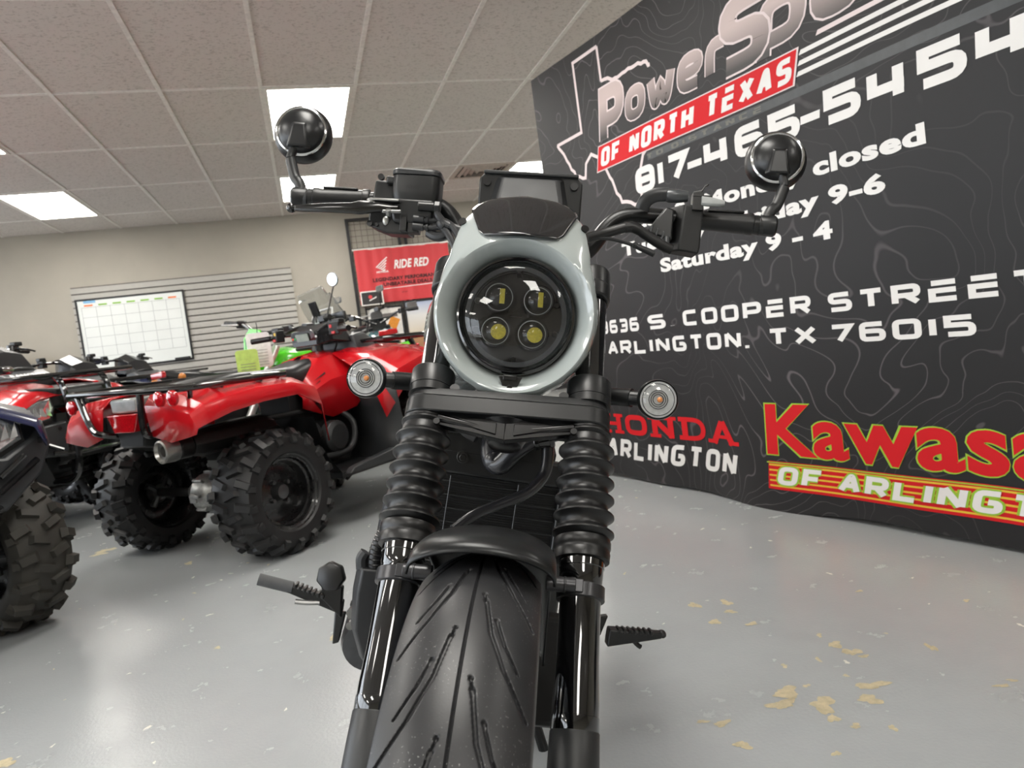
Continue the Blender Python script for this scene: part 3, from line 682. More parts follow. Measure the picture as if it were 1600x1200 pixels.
# ---- instrument housing behind the cowl
IN = empty('instrument_housing', Matrix.Identity(4)); IN.parent = BK
mb = MB(); P = [(-.0875, .0), (-.0875, .072), (-.075, .0845), (.075, .0845), (.0875, .072), (.0875, .0)]
mb.prism(P, (0, .462, .797), (1, 0, 0), (0, -.06, 1), .024); mb.build('housing', M_MATTE, IN, bevel=.003)
mb = MB()
mb.loft([[Vector(v) for v in ((-.078, .445, .797), (.078, .445, .797), (.060, .437, .876), (-.060, .437, .876))], [Vector(v) for v in ((-.060, .405, .797), (.060, .405, .797), (.045, .428, .868), (-.045, .428, .868))]])
mb.build('housing_hump', mat('hump_satin', '#191a1c', .5), IN, bevel=.004, seg=3)
mb = MB(); mb.box((0, .434, .8775), (.16, .014, .006)); mb.build('housing_lip', mat('hump_satin', ''), IN, bevel=.002)
for s in (-1, 1):
    MB().lathe([(-.006, .0065), (.008, .0075)], (s*.0735, .435, .8605), (0, 1, 0), 20).build('housing_screw', M_BOLT, IN)
# ---- handlebar and its controls
bars = []
for s in (-1, 1): bars.append([(s*.03, .50, .745), (s*.075, .492, .745), (s*.108, .488, .768), (s*.135, .49, .808), (s*.158, .492, .828), (s*.19, .491, .8345), (s*.25, .487, .833), (s*.40, .476, .826)])
mb = MB()
for b in bars: mb.tube(b, .0138, 18, 6)
mb.cyl((-.05, .50, .745), (.05, .50, .745), .0138)
mb.build('handlebar', mat('bar_black', '#141516', .32, metal=.3), BK)
for s in (-1, 1):
    g0, g1 = Vector((s*.285, .4845, .8315)), Vector((s*.393, .4765, .8265)); a = (g1-g0)
    GR = MB().lathe([(0, .0175), (.002, .0185), (.012, .0185), (.013, .0168), (.085, .0172), (.092, .0188), (.0985, .0188), (.1, .0165), (.1085, .0165)], g0, a, 28).build('grip', M_RUB, BK)
    MB().box(g0+a*.48+Vector((0, -.004, .0168)), (.062, .014, .004)).build('grip_pad', M_RUB, GR, bevel=.0015)
    MB().lathe([(.1085, .0150), (.112, .0172), (.135, .0182), (.1385, .0150)], g0, a, 28).build('bar_end', M_MATTE, GR)
    # mirror
    e = g0+a*1.17; base = Vector((s*.410, .475, .825)); c = Vector((s*.4245, .498, .952))
    MR = empty('mirror', Matrix.Identity(4)); MR.parent = BK
    mb = MB(); mb.tube([base+Vector((-s*.005, 0, .008)), base+Vector((s*.004, .002, .028)), (s*.424, .482, .864), (s*.4365, .487, .898)], .0080, 14, 5, sq=1.2)
    mb.tube([(s*.4365, .487, .898), (s*.436, .489, .908), (s*.431, .490, .922)], .0078, 14, 4); mb.cyl(base-Vector((s*.018, 0, 0)), base+Vector((s*.012, 0, 0)), .0165, .0145)
    mb.build('mirror_arm', mat('arm_black', '#18191a', .4), MR, bevel=.001)
    av = Vector((-s*.10, -1, .03)).normalized()
    MB().lathe([(-.026, .048), (-.024, .0518), (-.016, .0530), (-.008, .0515), (.000, .0480), (.003, .0450)], c, av, 56).build('mirror_rim', M_RUB, MR)
    MB().lathe([(.002, .0458), (.0045, .0452), (.006, .0425), (.005, .0405)], c, av, 56, False).build('mirror_ring', M_CHROME, MR)
    MB().lathe([(.004, .0418), (.010, .038), (.016, .030), (.021, .018), (.0225, .0001)], c, av, 48, False).build('mirror_shell', mat('shell_black', '#111214', .3), MR, smooth=180)
    fx, fy, fz = frame(av); up = Vector((0, 0, 1)); up = (up-av*up.dot(av)).normalized(); rt = up.cross(av)
    q = [c+rt*x*s+up*y+av*h for x, y, h in ((-.023, -.034, .010), (.023, -.034, .010), (.015, .012, .0185), (-.015, .012, .0185))]
    q2 = [c+rt*x*s+up*y+av*h for x, y, h in ((-.017, -.034, .023), (.017, -.034, .023), (.010, .006, .0245), (-.010, .006, .0245))]
    MB().loft([q, q2]).build('mirror_pivot', mat('shell_black', ''), MR, bevel=.003, seg=3)
    MB().lathe([(-.0252, .047), (-.0262, .0001)], c, av, 40).build('mirror_glass', mat('mirror_silver', '#d8dadc', .02, metal=1.0, var=0), MR)
# ---- brake side (picture left)
LV = MB()
def flat(mb, P, W_, th): # a lever blade along P with widths W_ in z and thickness th in y
    rings = []
    for p, w in zip(P, W_):
        p = Vector(p); rings.append([p+Vector((0, th*a, w*b)) for a, b in ((-1, -.6), (-.6, -1), (.6, -1), (1, -.6), (1, .6), (.6, 1), (-.6, 1), (-1, .6))])
    mb.loft(rings); return mb
flat(LV, [(-.222, .436, .808), (-.255, .428, .806), (-.285, .422, .801), (-.300, .420, .7985), (-.34, .420, .797), (-.385, .424, .7945), (-.398, .425, .794)], [.006, .0095, .0115, .009, .0075, .006, .005], .005)
LV.ell((-.404, .425, .794), (.0085, .0085, .0085))
LV.build('brake_lever', mat('lever_black', '#0b0b0c', .18, coat=.6), BK, bevel=.001)
mb = MB(); mb.box((-.245, .428, .817), (.052, .016, .004)); mb.cyl((-.268, .428, .811), (-.268, .428, .8185), .008); mb.cyl((-.236, .428, .792), (-.236, .420, .800), .005); mb.cyl((-.246, .422, .797), (-.215, .424, .799), .003)
mb.build('lever_perch', M_STEEL, BK, bevel=.001)
RS = empty('brake_reservoir', Matrix.Identity(4)); RS.parent = BK
def rsr(z, g=0.0): return [Vector((-.1975+a, .468+b, z)) for a, b in rrect(.041-g, .030-g, .014, 5)]
mb = MB(); mb.loft([rsr(.800, .010), rsr(.812, .006), rsr(.832, .001), rsr(.840), rsr(.868)]); mb.build('reservoir_body', M_MATTE, RS, bevel=.002)
mb = MB(); mb.loft([rsr(.868, -.0015), rsr(.8755, -.0015), rsr(.8785, .001)]); mb.build('reservoir_lid', mat('lid_grey', '#232426', .32), RS, bevel=.001)
put(MB(), fit(font_mesh('nissin', .02, .25), -.2125, -.190, .843, .850), (0, .4374, 0), (1, 0, 0), (0, 0, 1)).build('reservoir_lettering', M_DULL, RS, smooth=0)
mb = MB(); mb.loft([[Vector(v) for v in ((-.232, .44, .785), (-.165, .44, .783), (-.165, .485, .783), (-.232, .485, .785))], [Vector(v) for v in ((-.240, .435, .825), (-.162, .435, .825), (-.162, .49, .825), (-.240, .49, .825))]])
mb.build('master_cylinder', M_MATTE, RS, bevel=.005, seg=3)
mb = MB(); mb.cyl((-.188, .432, .812), (-.160, .432, .812), .008); mb.cyl((-.160, .432, .812), (-.150, .432, .812), .0105, n=6); mb.build('banjo_bolt', M_BOLT, RS, bevel=.001)
SWL = empty('switch_housing', Matrix.Identity(4)); SWL.parent = BK
mb = MB(); mb.loft([[Vector((x, y, z)) for x, z in P_] for y, P_ in ((.455, [(-.278, .792), (-.276, .779), (-.245, .768), (-.205, .768), (-.205, .815), (-.278, .815)]), (.505, [(-.278, .792), (-.276, .782), (-.245, .772), (-.205, .772), (-.205, .845), (-.278, .845)]))]); mb.build('switch_lower', M_MATTE, SWL, bevel=.003)
mb = MB(); mb.box((-.256, .485, .842), (.044, .04, .044), None, (.85, .8)); mb.box((-.242, .47, .862), (.022, .03, .014)); mb.build('switch_upper', M_MATTE, SWL, bevel=.004, seg=3)
mb = MB(); mb.cyl((-.262, .462, .866), (-.262, .455, .866), .0055, n=12); mb.cyl((-.274, .454, .782), (-.274, .448, .782), .005, n=12); mb.cyl((-.262, .454, .781), (-.262, .450, .781), .003, n=10); mb.build('switch_screw', M_BOLT, SWL)
mb = MB(); mb.ell((-.247, .4535, .789), (.006, .004, .008)); mb.build('switch_clip', mat('clip_steel', '#b9b9b5', .3, metal=.8), SWL)
mb = MB(); mb.box((-.213, .445, .795), (.012, .014, .05)); mb.box((-.196, .452, .787), (.02, .02, .036)); mb.build('switch_bracket', M_BOLT, SWL, bevel=.001)
CB = MB()
for z in (.792, .779):
    CB.lathe([(0, .0065), (.018, .0065), (.0185, .0045), (.022, .0045), (.0225, .0062), (.026, .0062), (.0265, .004), (.034, .004)], (-.196, .440, z), (1, 0, -.03), 14)
CB.tube([(-.162, .44, .792), (-.14, .438, .79), (-.12, .42, .772), (-.095, .40, .73)], .0055, 10); CB.tube([(-.162, .44, .779), (-.145, .436, .778), (-.125, .415, .755), (-.10, .40, .705)], .0058, 10)
CB.tube([(-.155, .432, .803), (-.15, .43, .795), (-.135, .43, .783), (-.09, .42, .768)], .0062, 10)
CB.lathe([(0, .0075), (.004, .0095), (.012, .0095), (.016, .0075)], (-.150, .436, .790), (.6, -.2, -.7), 14)
CB.tube([(-.17, .45, .772), (-.155, .444, .765), (-.14, .44, .768), (-.137, .44, .782)], .009, 10)
CB.build('throttle_cable', mat('cable_black', '#202123', .4), BK)
# ---- clutch side (picture right)
CL = empty('clutch_perch', Matrix.Identity(4)); CL.parent = BK
mb = MB(); mb.tube([(.192, .466, .838), (.197, .462, .852), (.212, .460, .8625), (.236, .459, .8655)], .0065, 10, 5, sq=1.9); mb.build('perch_guard', mat('guard_satin', '#242527', .32), CL)
mb = MB(); mb.lathe([(0, .0095), (.004, .0115), (.02, .0115), (.036, .009), (.038, .0)], (.231, .456, .862), (1, 0, .02), 18); mb.build('perch_body', mat('perch_satin', '#4c4e50', .3, metal=.4), CL)
mb = MB(); mb.box((.283, .452, .852), (.018, .02, .03)); flat(mb, [(.275, .45, .866), (.288, .449, .869), (.293, .448, .878), (.299, .448, .882)], [.003, .003, .002, .0015], .006)
mb.box((.290, .448, .861), (.032, .014, .003)); mb.build('clutch_lever', M_BOLT, CL, bevel=.001)
flat(MB(), [(.288, .444, .853), (.302, .440, .851), (.316, .438, .8495), (.325, .437, .849)], [.0075, .0075, .0055, .0045], .006).build('lever_tip', mat('tip_pale', '#8f9190', .35), CL, bevel=.001)
SWR = empty('switch_housing', Matrix.Identity(4)); SWR.parent = BK
mb = MB(); mb.loft([[Vector((x, y, z)) for x, z in P_] for y, P_ in ((.448, [(.256, .768), (.290, .764), (.292, .775), (.294, .845), (.262, .848)]), (.505, [(.235, .775), (.290, .768), (.294, .775), (.296, .85), (.245, .856)]))]); mb.build('switch_block', M_DULL, SWR, bevel=.003)
mb = MB(); mb.loft([[Vector(v) for v in ((.200, .452, .797), (.245, .450, .785), (.245, .450, .838), (.232, .452, .842))], [Vector(v) for v in ((.205, .49, .80), (.245, .495, .785), (.245, .495, .843), (.230, .49, .845))]]); mb.build('switch_face', M_MATTE, SWR, bevel=.003)
mb = MB()
for k in range(3): mb.box((.208+k*.010, .4495, .799-k*.005), (.004, .006, .020), Euler((0, .25, 0)))
mb.cyl((.236, .452, .79), (.236, .446, .772), .0055, n=12); mb.build('switch_rib', mat('rib_dark', '#333537', .25), SWR, bevel=.001)
mb = MB()
mb.tube([(.245, .448, .768), (.225, .446, .776), (.197, .445, .792), (.182, .444, .801), (.168, .443, .801), (.13, .44, .787), (.10, .43, .775)], .0088, 12); mb.tube([(.188, .444, .798), (.176, .4435, .8015), (.163, .4425, .7995)], .0098, 12)
mb.build('wiring_sleeve', M_RUB, BK)
mb = MB(); mb.tube([(.105, .43, .776), (.14, .438, .778), (.165, .440, .774), (.180, .440, .770)], .0032, 8); mb.lathe([(0, .003), (.002, .0055), (.006, .0055), (.007, .0048), (.040, .0062), (.041, .003)], (.178, .440, .7715), (1, .05, -.36), 12)
mb.build('clutch_cable', mat('cable_black', ''), BK)

# ---- body parts behind the fork: straight-ahead frame turned a little about the steering axis
STEER = Matrix.Translation((0, .05, 0)) @ Matrix.Rotation(math.radians(9.0), 4, AX) @ Matrix.Translation((0, -.05, 0))
def body(o): o.matrix_local = STEER; return o
# radiator
mb = MB(); mb.box((0, .52, .225), (.245, .035, .27)); RD = body(mb.build('radiator', mat('radiator_black', '#070707', .6), BK))
mb = MB()
for k in range(60): mb.box((0, .5015, .10+k*.0042), (.236, .003, .0009))
mb.build('radiator_fin', mat('fin_dark', '#111112', .5), RD, smooth=0)
mb = MB()
for k in range(11): mb.tube([(-.122, .494, .105+k*.0235), (.122, .494, .105+k*.0235)], .0011, 6, 1)
for x in (-.07, .05): mb.tube([(x, .492, .09), (x, .492, .35)], .0011, 6, 1)
mb.build('radiator_guard', mat('guard_wire', '#3a3b3c', .35, metal=.5), RD)
mb = MB(); mb.box((0, .515, .375), (.25, .045, .045)); mb.box((0, .508, .41), (.19, .03, .05)); mb.build('radiator_tank', M_MATTE, RD, bevel=.006, seg=3)
mb = MB()
for s in (-1, 1): mb.loft([[Vector((s*x, y, z)) for x, y in ((.122, .485), (.15, .492), (.152, .56), (.122, .57))] for z in (.06, .38)])
mb.build('radiator_shroud', M_MATTE, RD, bevel=.006, seg=3)
mb = MB()
for x, z in ((-.055, .385), (-.085, .43), (.03, .44)): mb.cyl((x, .49, z), (x, .480, z), .0105); mb.cyl((x, .481, z), (x, .476, z), .0065, n=6)
mb.build('radiator_bolt', M_BOLT, RD, bevel=.001)
# hoses and cables under the clamp
mb = MB(); mb.tube([(-.035, .475, .435), (-.033, .455, .398), (-.018, .44, .385), (.004, .43, .408), (.03, .425, .43), (.045, .425, .437)], [.0190, .0165], 16, 6); mb.ell((-.026, .447, .390), (.021, .020, .021))
mb.build('coolant_hose', mat('hose_black', '#252528', .25), BK)
mb = MB(); mb.lathe([(0, .0165), (.002, .0185), (.008, .0185), (.009, .017), (.026, .017), (.027, .0185), (.033, .0185), (.035, .0165)], (.036, .424, .432), (1, 0, .25), 20); mb.build('hose_clamp', M_GLOSS, BK)
mb = MB(); mb.tube([(.065, .43, .44), (.10, .44, .452), (.13, .45, .47)], .011, 12); mb.tube([(.06, .43, .43), (.062, .425, .40), (.056, .42, .372), (.030, .40, .345), (-.02, .38, .322), (-.05, .36, .308), (-.075, .34, .288)], [.0105, .0085], 12)
mb.tube([(-.047, .36, .309), (-.062, .35, .299), (-.08, .33, .275)], .0055, 10)
mb.build('brake_hose', mat('hose_black', ''), BK)
mb = MB()
mb.tube([(-.09, .47, .475), (-.085, .46, .44), (-.06, .455, .425)], .009, 10); mb.lathe([(0, .012), (.012, .016), (.02, .012)], (-.088, .455, .462), (0, -1, .3), 16); mb.tube([(-.05, .47, .47), (-.045, .455, .45), (-.03, .46, .43)], .006, 10)
mb.box((.01, .486, .447), (.16, .02, .033)); mb.cyl((-.027, .47, .47), (-.027, .45, .40), .012)
mb.build('horn_bracket', M_BOLT, BK, bevel=.002)
# steering head and frame
mb = MB(); mb.lathe([(.525, .03), (.745, .03)], FA(0, 0, -.045), AX, 24); mb.tube([(0, .40, .70), (0, .62, .62), (0, .95, .50)], .026, 14)
for s in (-1, 1): mb.tube([(s*.02, .42, .52), (s*.07, .56, .42), (s*.11, .60, .1), (s*.12, .66, -.08), (s*.13, .95, -.1), (s*.12, 1.25, .05)], .017, 12)
body(mb.build('frame', M_MATTE, BK))
# engine and its covers
mb = MB(); mb.box((0, .78, .09), (.30, .36, .30)); mb.box((0, .70, .32), (.24, .2, .26), Euler((.35, 0, 0)))
for k in range(6): mb.box((0, .69+.004*k, .28+k*.022), (.26, .22, .006), Euler((.35, 0, 0)))
for s in (-1, 1): mb.lathe([(0, .115), (.03, .105), (.045, .08)], (s*.15, .80, .07), (s, 0, 0), 32)
body(mb.build('engine', M_CAST, BK, bevel=.01, seg=3))
# cover on the picture-left side with its hose
mb = MB(); rg = []
for z, x0, x1, y0 in ((-.02, .155, .185, .57), (.05, .150, .207, .53), (.12, .145, .212, .515), (.165, .150, .210, .51)):
    rg.append([Vector(v) for v in ((-x1, y0+.03, z), (-x1+.012, y0, z), (-x0, y0+.006, z), (-x0, y0+.10, z), (-x1, y0+.10, z))])
mb.loft(rg); SCV = body(mb.build('side_cover', mat('cover_grey', '#232426', .45), BK, bevel=.004, seg=3))
mb = MB(); mb.tube([(-.200, .533, .160), (-.203, .532, .178), (-.198, .532, .190)], .011, 10); mb.build('cover_lip', mat('cover_grey', ''), SCV)
mb = MB(); pts = catmull([(-.176, .53, .145), (-.180, .528, .19), (-.172, .53, .225), (-.155, .535, .25)], 10)
mb.tube(pts, .0125, 14, 1); HS = body(mb.build('ribbed_hose', M_RUB, BK))
mb = MB()
for i in range(2, len(pts)-1, 2): mb.lathe([(-.0016, .0122), (0, .0142), (.0016, .0122)], pts[i], pts[i+1]-pts[i], 14)
mb.build('hose_rib', M_RUB, HS)
mb = MB(); mb.lathe([(0, .05), (.02, .056), (.28, .056), (.30, .05)], (-.175, .66, -.02), (-.03, .9, .12), 28); mb.tube([(-.10, .60, .22), (-.145, .57, .30), (-.165, .60, .25), (-.17, .66, .10), (-.175, .70, .0)], .023, 14)
body(mb.build('exhaust', mat('exhaust_satin', '#4b4c4e', .35, metal=.6), BK))
mb = MB(); mb.loft([[Vector((x, y, z)) for x, z in P_] for y, P_ in ((.58, rrect(.115, .10, .06, 5, 0, .30)), (.66, rrect(.145, .13, .08, 5, 0, .30)), (.80, rrect(.15, .13, .08, 5, 0, .28)))]); body(mb.build('air_box', M_MATTE, BK))
# tank and seat
mb = MB(); rg = []
for y, hw, z0, z1 in ((.47, .055, .60, .70), (.52, .115, .57, .73), (.60, .150, .54, .735), (.72, .165, .52, .73), (.88, .15, .50, .69), (1.0, .10, .49, .62)):
    rg.append([Vector((x, y, z)) for x, z in rrect(hw, (z1-z0)/2, min(hw, (z1-z0)/2)*.85, 6, 0, (z0+z1)/2)])
mb.loft(rg); body(mb.build('fuel_tank', M_GREY, BK, smooth=60))
mb = MB(); rg = []
for y, hw, z0, z1 in ((.96, .07, .44, .52), (1.1, .14, .40, .50), (1.3, .15, .40, .49), (1.42, .11, .44, .52)):
    rg.append([Vector((x, y, z)) for x, z in rrect(hw, (z1-z0)/2, .03, 5, 0, (z0+z1)/2)])
mb.loft(rg); body(mb.build('seat', M_RUB, BK))
# rear wheel and rear fender
rw = Vector((0, 1.46, .02)); mb = MB()
mb.lathe([(-.085, .23), (-.09, .26), (-.075, .295), (-.04, .315), (0, .322), (.04, .315), (.075, .295), (.09, .26), (.085, .23)], rw, (1, 0, 0), 48, False); RT = body(mb.build('rear_tire', M_RUB, BK))
mb = MB(); mb.lathe([(-.08, .232), (-.05, .20), (.05, .20), (.08, .232)], rw, (1, 0, 0), 40, False); mb.lathe([(-.1, .05), (.1, .05)], rw, (1, 0, 0), 20)
for k in range(5): a = k*1.2566; mb.tube([rw+Vector((0, .04*math.cos(a), .04*math.sin(a))), rw+Vector((0, .205*math.cos(a), .205*math.sin(a)))], .016, 8, 1)
mb.build('rim', M_MATTE, RT)
mb = MB(); mb.grid(lambda u, v: (.1*math.sin((2*v-1)*1.5), rw.y-.36*math.cos(.7+u*1.9)*(1-.08*abs(2*v-1)), rw.z+.36*math.sin(.7+u*1.9)*(1-.12*(2*v-1)**2)), 24, 12); body(mb.build('rear_fender', M_MATTE, BK, solid=.004))
mb = MB()
for s in (-1, 1): mb.tube([(s*.11, .95, .0), (s*.12, 1.2, .01), (s*.12, 1.46, .02)], .022, 10); mb.tube([(s*.13, 1.40, .08), (s*.13, 1.33, .42)], .025, 10)
body(mb.build('swingarm', M_MATTE, BK))
# foot pegs
def peg(s):
    P_ = empty('foot_peg', Matrix.Identity(4)); P_.parent = BK; body(P_)
    X = lambda x, y, z: Vector((s*x, y, z))
    mb = MB()
    if s < 0:
        mb.loft([[X(.235, .655, .035), X(.235, .675, .035), X(.235, .675, .062), X(.235, .655, .062)], [X(.345, .645, .068), X(.345, .67, .068), X(.345, .67, .083), X(.345, .645, .083)]])
    else:
        mb.loft([[X(.29, .645, .040), X(.29, .675, .040), X(.29, .675, .075), X(.29, .645, .075)], [X(.40, .65, .068), X(.40, .675, .068), X(.40, .675, .079), X(.40, .65, .079)]])
        mb.ell(X(.402, .662, .075), (.008, .014, .008))
    mb.build('peg_arm', M_MATTE, P_, bevel=.003)
    mb = MB()
    for k in range(7): x = (.275+.009*k if s < 0 else .31+.011*k); mb.box(X(x, .658, (.068+.0022*k) if s < 0 else (.0745+.0006*k)), (.005, .028, .008))
    mb.build('peg_tread', M_RUB, P_, bevel=.001)
    if s < 0:
        MB().cyl(X(.335, .655, .076), X(.40, .648, .086), .0115).build('peg_rubber', mat('peg_rubber', '#4a4b4d', .6), P_, bevel=.001)
    mb = MB(); mb.lathe([(0, .022), (.01, .029), (.022, .029), (.024, .022)], X(.262 if s < 0 else .235, .66, .108 if s < 0 else .105), (s*.2, -1, .1), 7); mb.loft([[X(.235, .65, .03), X(.275, .65, .06), X(.275, .67, .06), X(.235, .67, .03)], [X(.24, .65, .09), X(.285, .65, .10), X(.285, .67, .10), X(.24, .67, .09)]])
    mb.build('heel_guard', M_BOLT, P_, bevel=.003)
    mb = MB(); mb.tube([X(.215, .70, .05), X(.20, .72, .03), X(.12, .74, .02)], .014, 10); mb.loft([[X(.228, .66, .04), X(.25, .66, .04), X(.25, .672, .04), X(.228, .672, .04)], [X(.233, .66, -.02), X(.245, .66, -.025), X(.245, .672, -.025), X(.233, .672, -.02)]])
    mb.build('peg_mount', M_MATTE, P_, bevel=.003)
    mb = MB(); mb.cyl(X(.215, .655, .045), X(.215, .64, .045), .011, n=6); mb.cyl(X(.215, .66, .02), X(.215, .645, .02), .008)
    mb.build('peg_linkage', M_STEEL if s < 0 else M_BOLT, P_)
    MB().tube([X(.28, .652, .055), X(.305, .648, .053), X(.325, .646, .053)] if s < 0 else [X(.34, .66, .06), X(.352, .655, .050), X(.36, .655, .046)], .005, 8).build('feeler_pin', M_STEEL if s < 0 else M_BOLT, P_)
peg(-1); peg(1)
mb = MB(); mb.tube([(.13, .72, -.05), (.19, .73, -.17), (.235, .735, -.262)], .011, 10); mb.ell((.24, .735, -.266), (.03, .016, .008)); body(mb.build('side_stand', M_BOLT, BK))
mb = MB(); mb.loft([[Vector((s_*.06+.075, y, z)) for s_, y, z in ((-1, .30, .02), (1, .30, .02), (1, .36, .16), (-1, .36, .16))], [Vector((s_*.055+.075, y, z)) for s_, y, z in ((-1, .34, .0), (1, .34, .0), (1, .40, .16), (-1, .40, .16))]]); o = mb.build('brake_caliper', M_DULL, BK, bevel=.006); o.scale = (.45, 1, 1); o.location.x = .045
# ================================================================ quad bikes: x forward, y left, z up, origin on the floor between the wheels
A_BLK = mat('quad_plastic', '#151617', .38, var=.1, bump=.06, bscale=500)
A_GRY = mat('quad_plastic_grey', '#2e3032', .42, var=.08)
A_TUBE = mat('quad_tube', '#0e0e0f', .16, coat=.8)
A_DARK = mat('quad_dark', '#0c0c0d', .6)
A_ALU = mat('cast_alu', '#a9aaa8', .38, metal=.8, var=.2, nscale=90)
A_LENS = mat('lamp_reflector', '#d9dcdc', .10, metal=.85, var=.35, nscale=38)
A_TIRE = mat('quad_rubber', '#161617', .5, var=.2, nscale=12)
A_DUST = mat('quad_rubber_dusty', '#2f2d28', .65, var=.3, nscale=9)
A_REDL = mat('tail_red', '#b0101a', .08, coat=1.0, var=.35, nscale=120)
A_SEAT = mat('seat_vinyl', '#1d1e20', .36, bump=.15, bscale=500)
PAINT = {'red': mat('paint_red', '#c8141e', .24, coat=.4, var=.04, nscale=5), 'navy': mat('paint_navy', '#1d2348', .24, coat=.4, var=.05, nscale=5), 'grey': A_GRY, 'blue': mat('paint_blue', '#22306b', .24, coat=.4, var=.05, nscale=5)}
WHEEL = {}
def quad_wheel(w, m):
    key = (w, m.name)
    if key in WHEEL: return WHEEL[key]
    h = w/2; R = .298
    mb = MB()
    mb.lathe([(-h*.78, .172), (-h*.98, .19), (-h*1.05, .225), (-h*.98, .262), (-h*.72, .281), (-h*.3, .287), (h*.3, .287), (h*.72, .281), (h*.98, .262), (h*1.05, .225), (h*.98, .19), (h*.78, .172)], (0, 0, 0), (0, 1, 0), 60, False)
    def lug(a, y, ln, wd, r0, tilt, skew, hgt=.017):
        ca, sa = math.cos(a), math.sin(a); er = Vector((ca, 0, sa)); et = Vector((-sa, 0, ca)); ey = Vector((0, 1, 0))
        n_ = (er*math.cos(tilt)+ey*math.sin(tilt)); l_ = (ey*math.cos(tilt)-er*math.sin(tilt))
        l2 = l_*math.cos(skew)+et*math.sin(skew); t2 = n_.cross(l2)
        c = er*r0+ey*y
        mb.loft([[c+l2*a_*ln/2*k+t2*b_*wd/2*k+n_*q for a_, b_ in ((-1, -1), (1, -1), (1, 1), (-1, 1))] for q, k in ((-.006, 1.12), (hgt, .86))])
    n = 17
    for i in range(n):
        for s in (-1, 1):
            a = 2*math.pi*(i+(.25 if s > 0 else -.25))/n
            lug(a, s*h*.30, w*.34, .030, .286, 0, s*.35); lug(a+.17, s*h*.80, w*.30, .034, .277, s*.55, -s*.22, .019); lug(a+.10, s*h*1.02, w*.16, .030, .252, s*1.15, 0, .011)
    T = mb.build('tire', m, None, smooth=40)
    mb = MB(); mb.lathe([(h*.86, .176), (h*.90, .183), (h*.82, .180), (h*.74, .166), (h*.60, .160), (h*.56, .150), (h*.1, .142), (-h*.4, .150), (-h*.74, .166), (-h*.82, .18), (-h*.9, .183), (-h*.86, .176)], (0, 0, 0), (0, 1, 0), 48, False)
    mb.lathe([(h*.16, .143), (h*.12, .10), (h*.22, .075), (h*.22, .0)], (0, 0, 0), (0, 1, 0), 32, False); mb.lathe([(h*.02, .143), (h*.0, .10), (h*.1, .075), (h*.1, .0)], (0, 0, 0), (0, 1, 0), 32, False)
    R_ = mb.build('rim', mat('rim_black', '#101011', .28, coat=.4), T)
    mb = MB(); mb.lathe([(-h*.3, .045), (-h*.1, .06), (h*.1, .05), (h*.3, .045), (h*.5, .034), (h*.55, .0)], (0, 0, 0), (0, 1, 0), 24)
    for k in range(4): a = k*math.pi/2+.5; mb.cyl((.062*math.cos(a), -h*.22, .062*math.sin(a)), (.062*math.cos(a), h*.40, .062*math.sin(a)), .010, n=8); mb.tube([(.03*math.cos(a), -h*.22, .03*math.sin(a)), (.085*math.cos(a), -h*.22, .085*math.sin(a))], .017, 8, 1)
    mb.build('hub', mat('hub_steel', '#5d5e5f', .35, metal=.8), T)
    WHEEL[key] = T; T['used'] = 0
    return T
def put_wheel(w, m, parent, loc, flip, steer=0.0):
    T = quad_wheel(w, m)
    if not T['used']: T['used'] = 1; c = T
    else: c = copy_tree(T)
    c.parent = parent; c.location = loc; c.rotation_euler = (0, .7*loc[0], steer+(math.pi if flip else 0)); return c
def sect(mb, st, s):   # surface through stations [(x, [(y, z), ...])], s = side
    mb.loft([[Vector((x, s*y, z)) for y, z in P_] for x, P_ in st], False, False); return mb
def letter(txt, parent, m, o, ux, uy, w, h, bold=.02, name='lettering'):
    return put(MB(), fit(font_mesh(txt, bold), -w/2, w/2, -h/2, h/2), o, ux, uy).build(name, m, parent, smooth=0)
def put_slab(parent, m, o, ux, uy, w, h):
    return put(MB(), slab_word(-w/2, w/2, -h/2, h/2), o, ux, uy).build('lettering', m, parent, smooth=0)
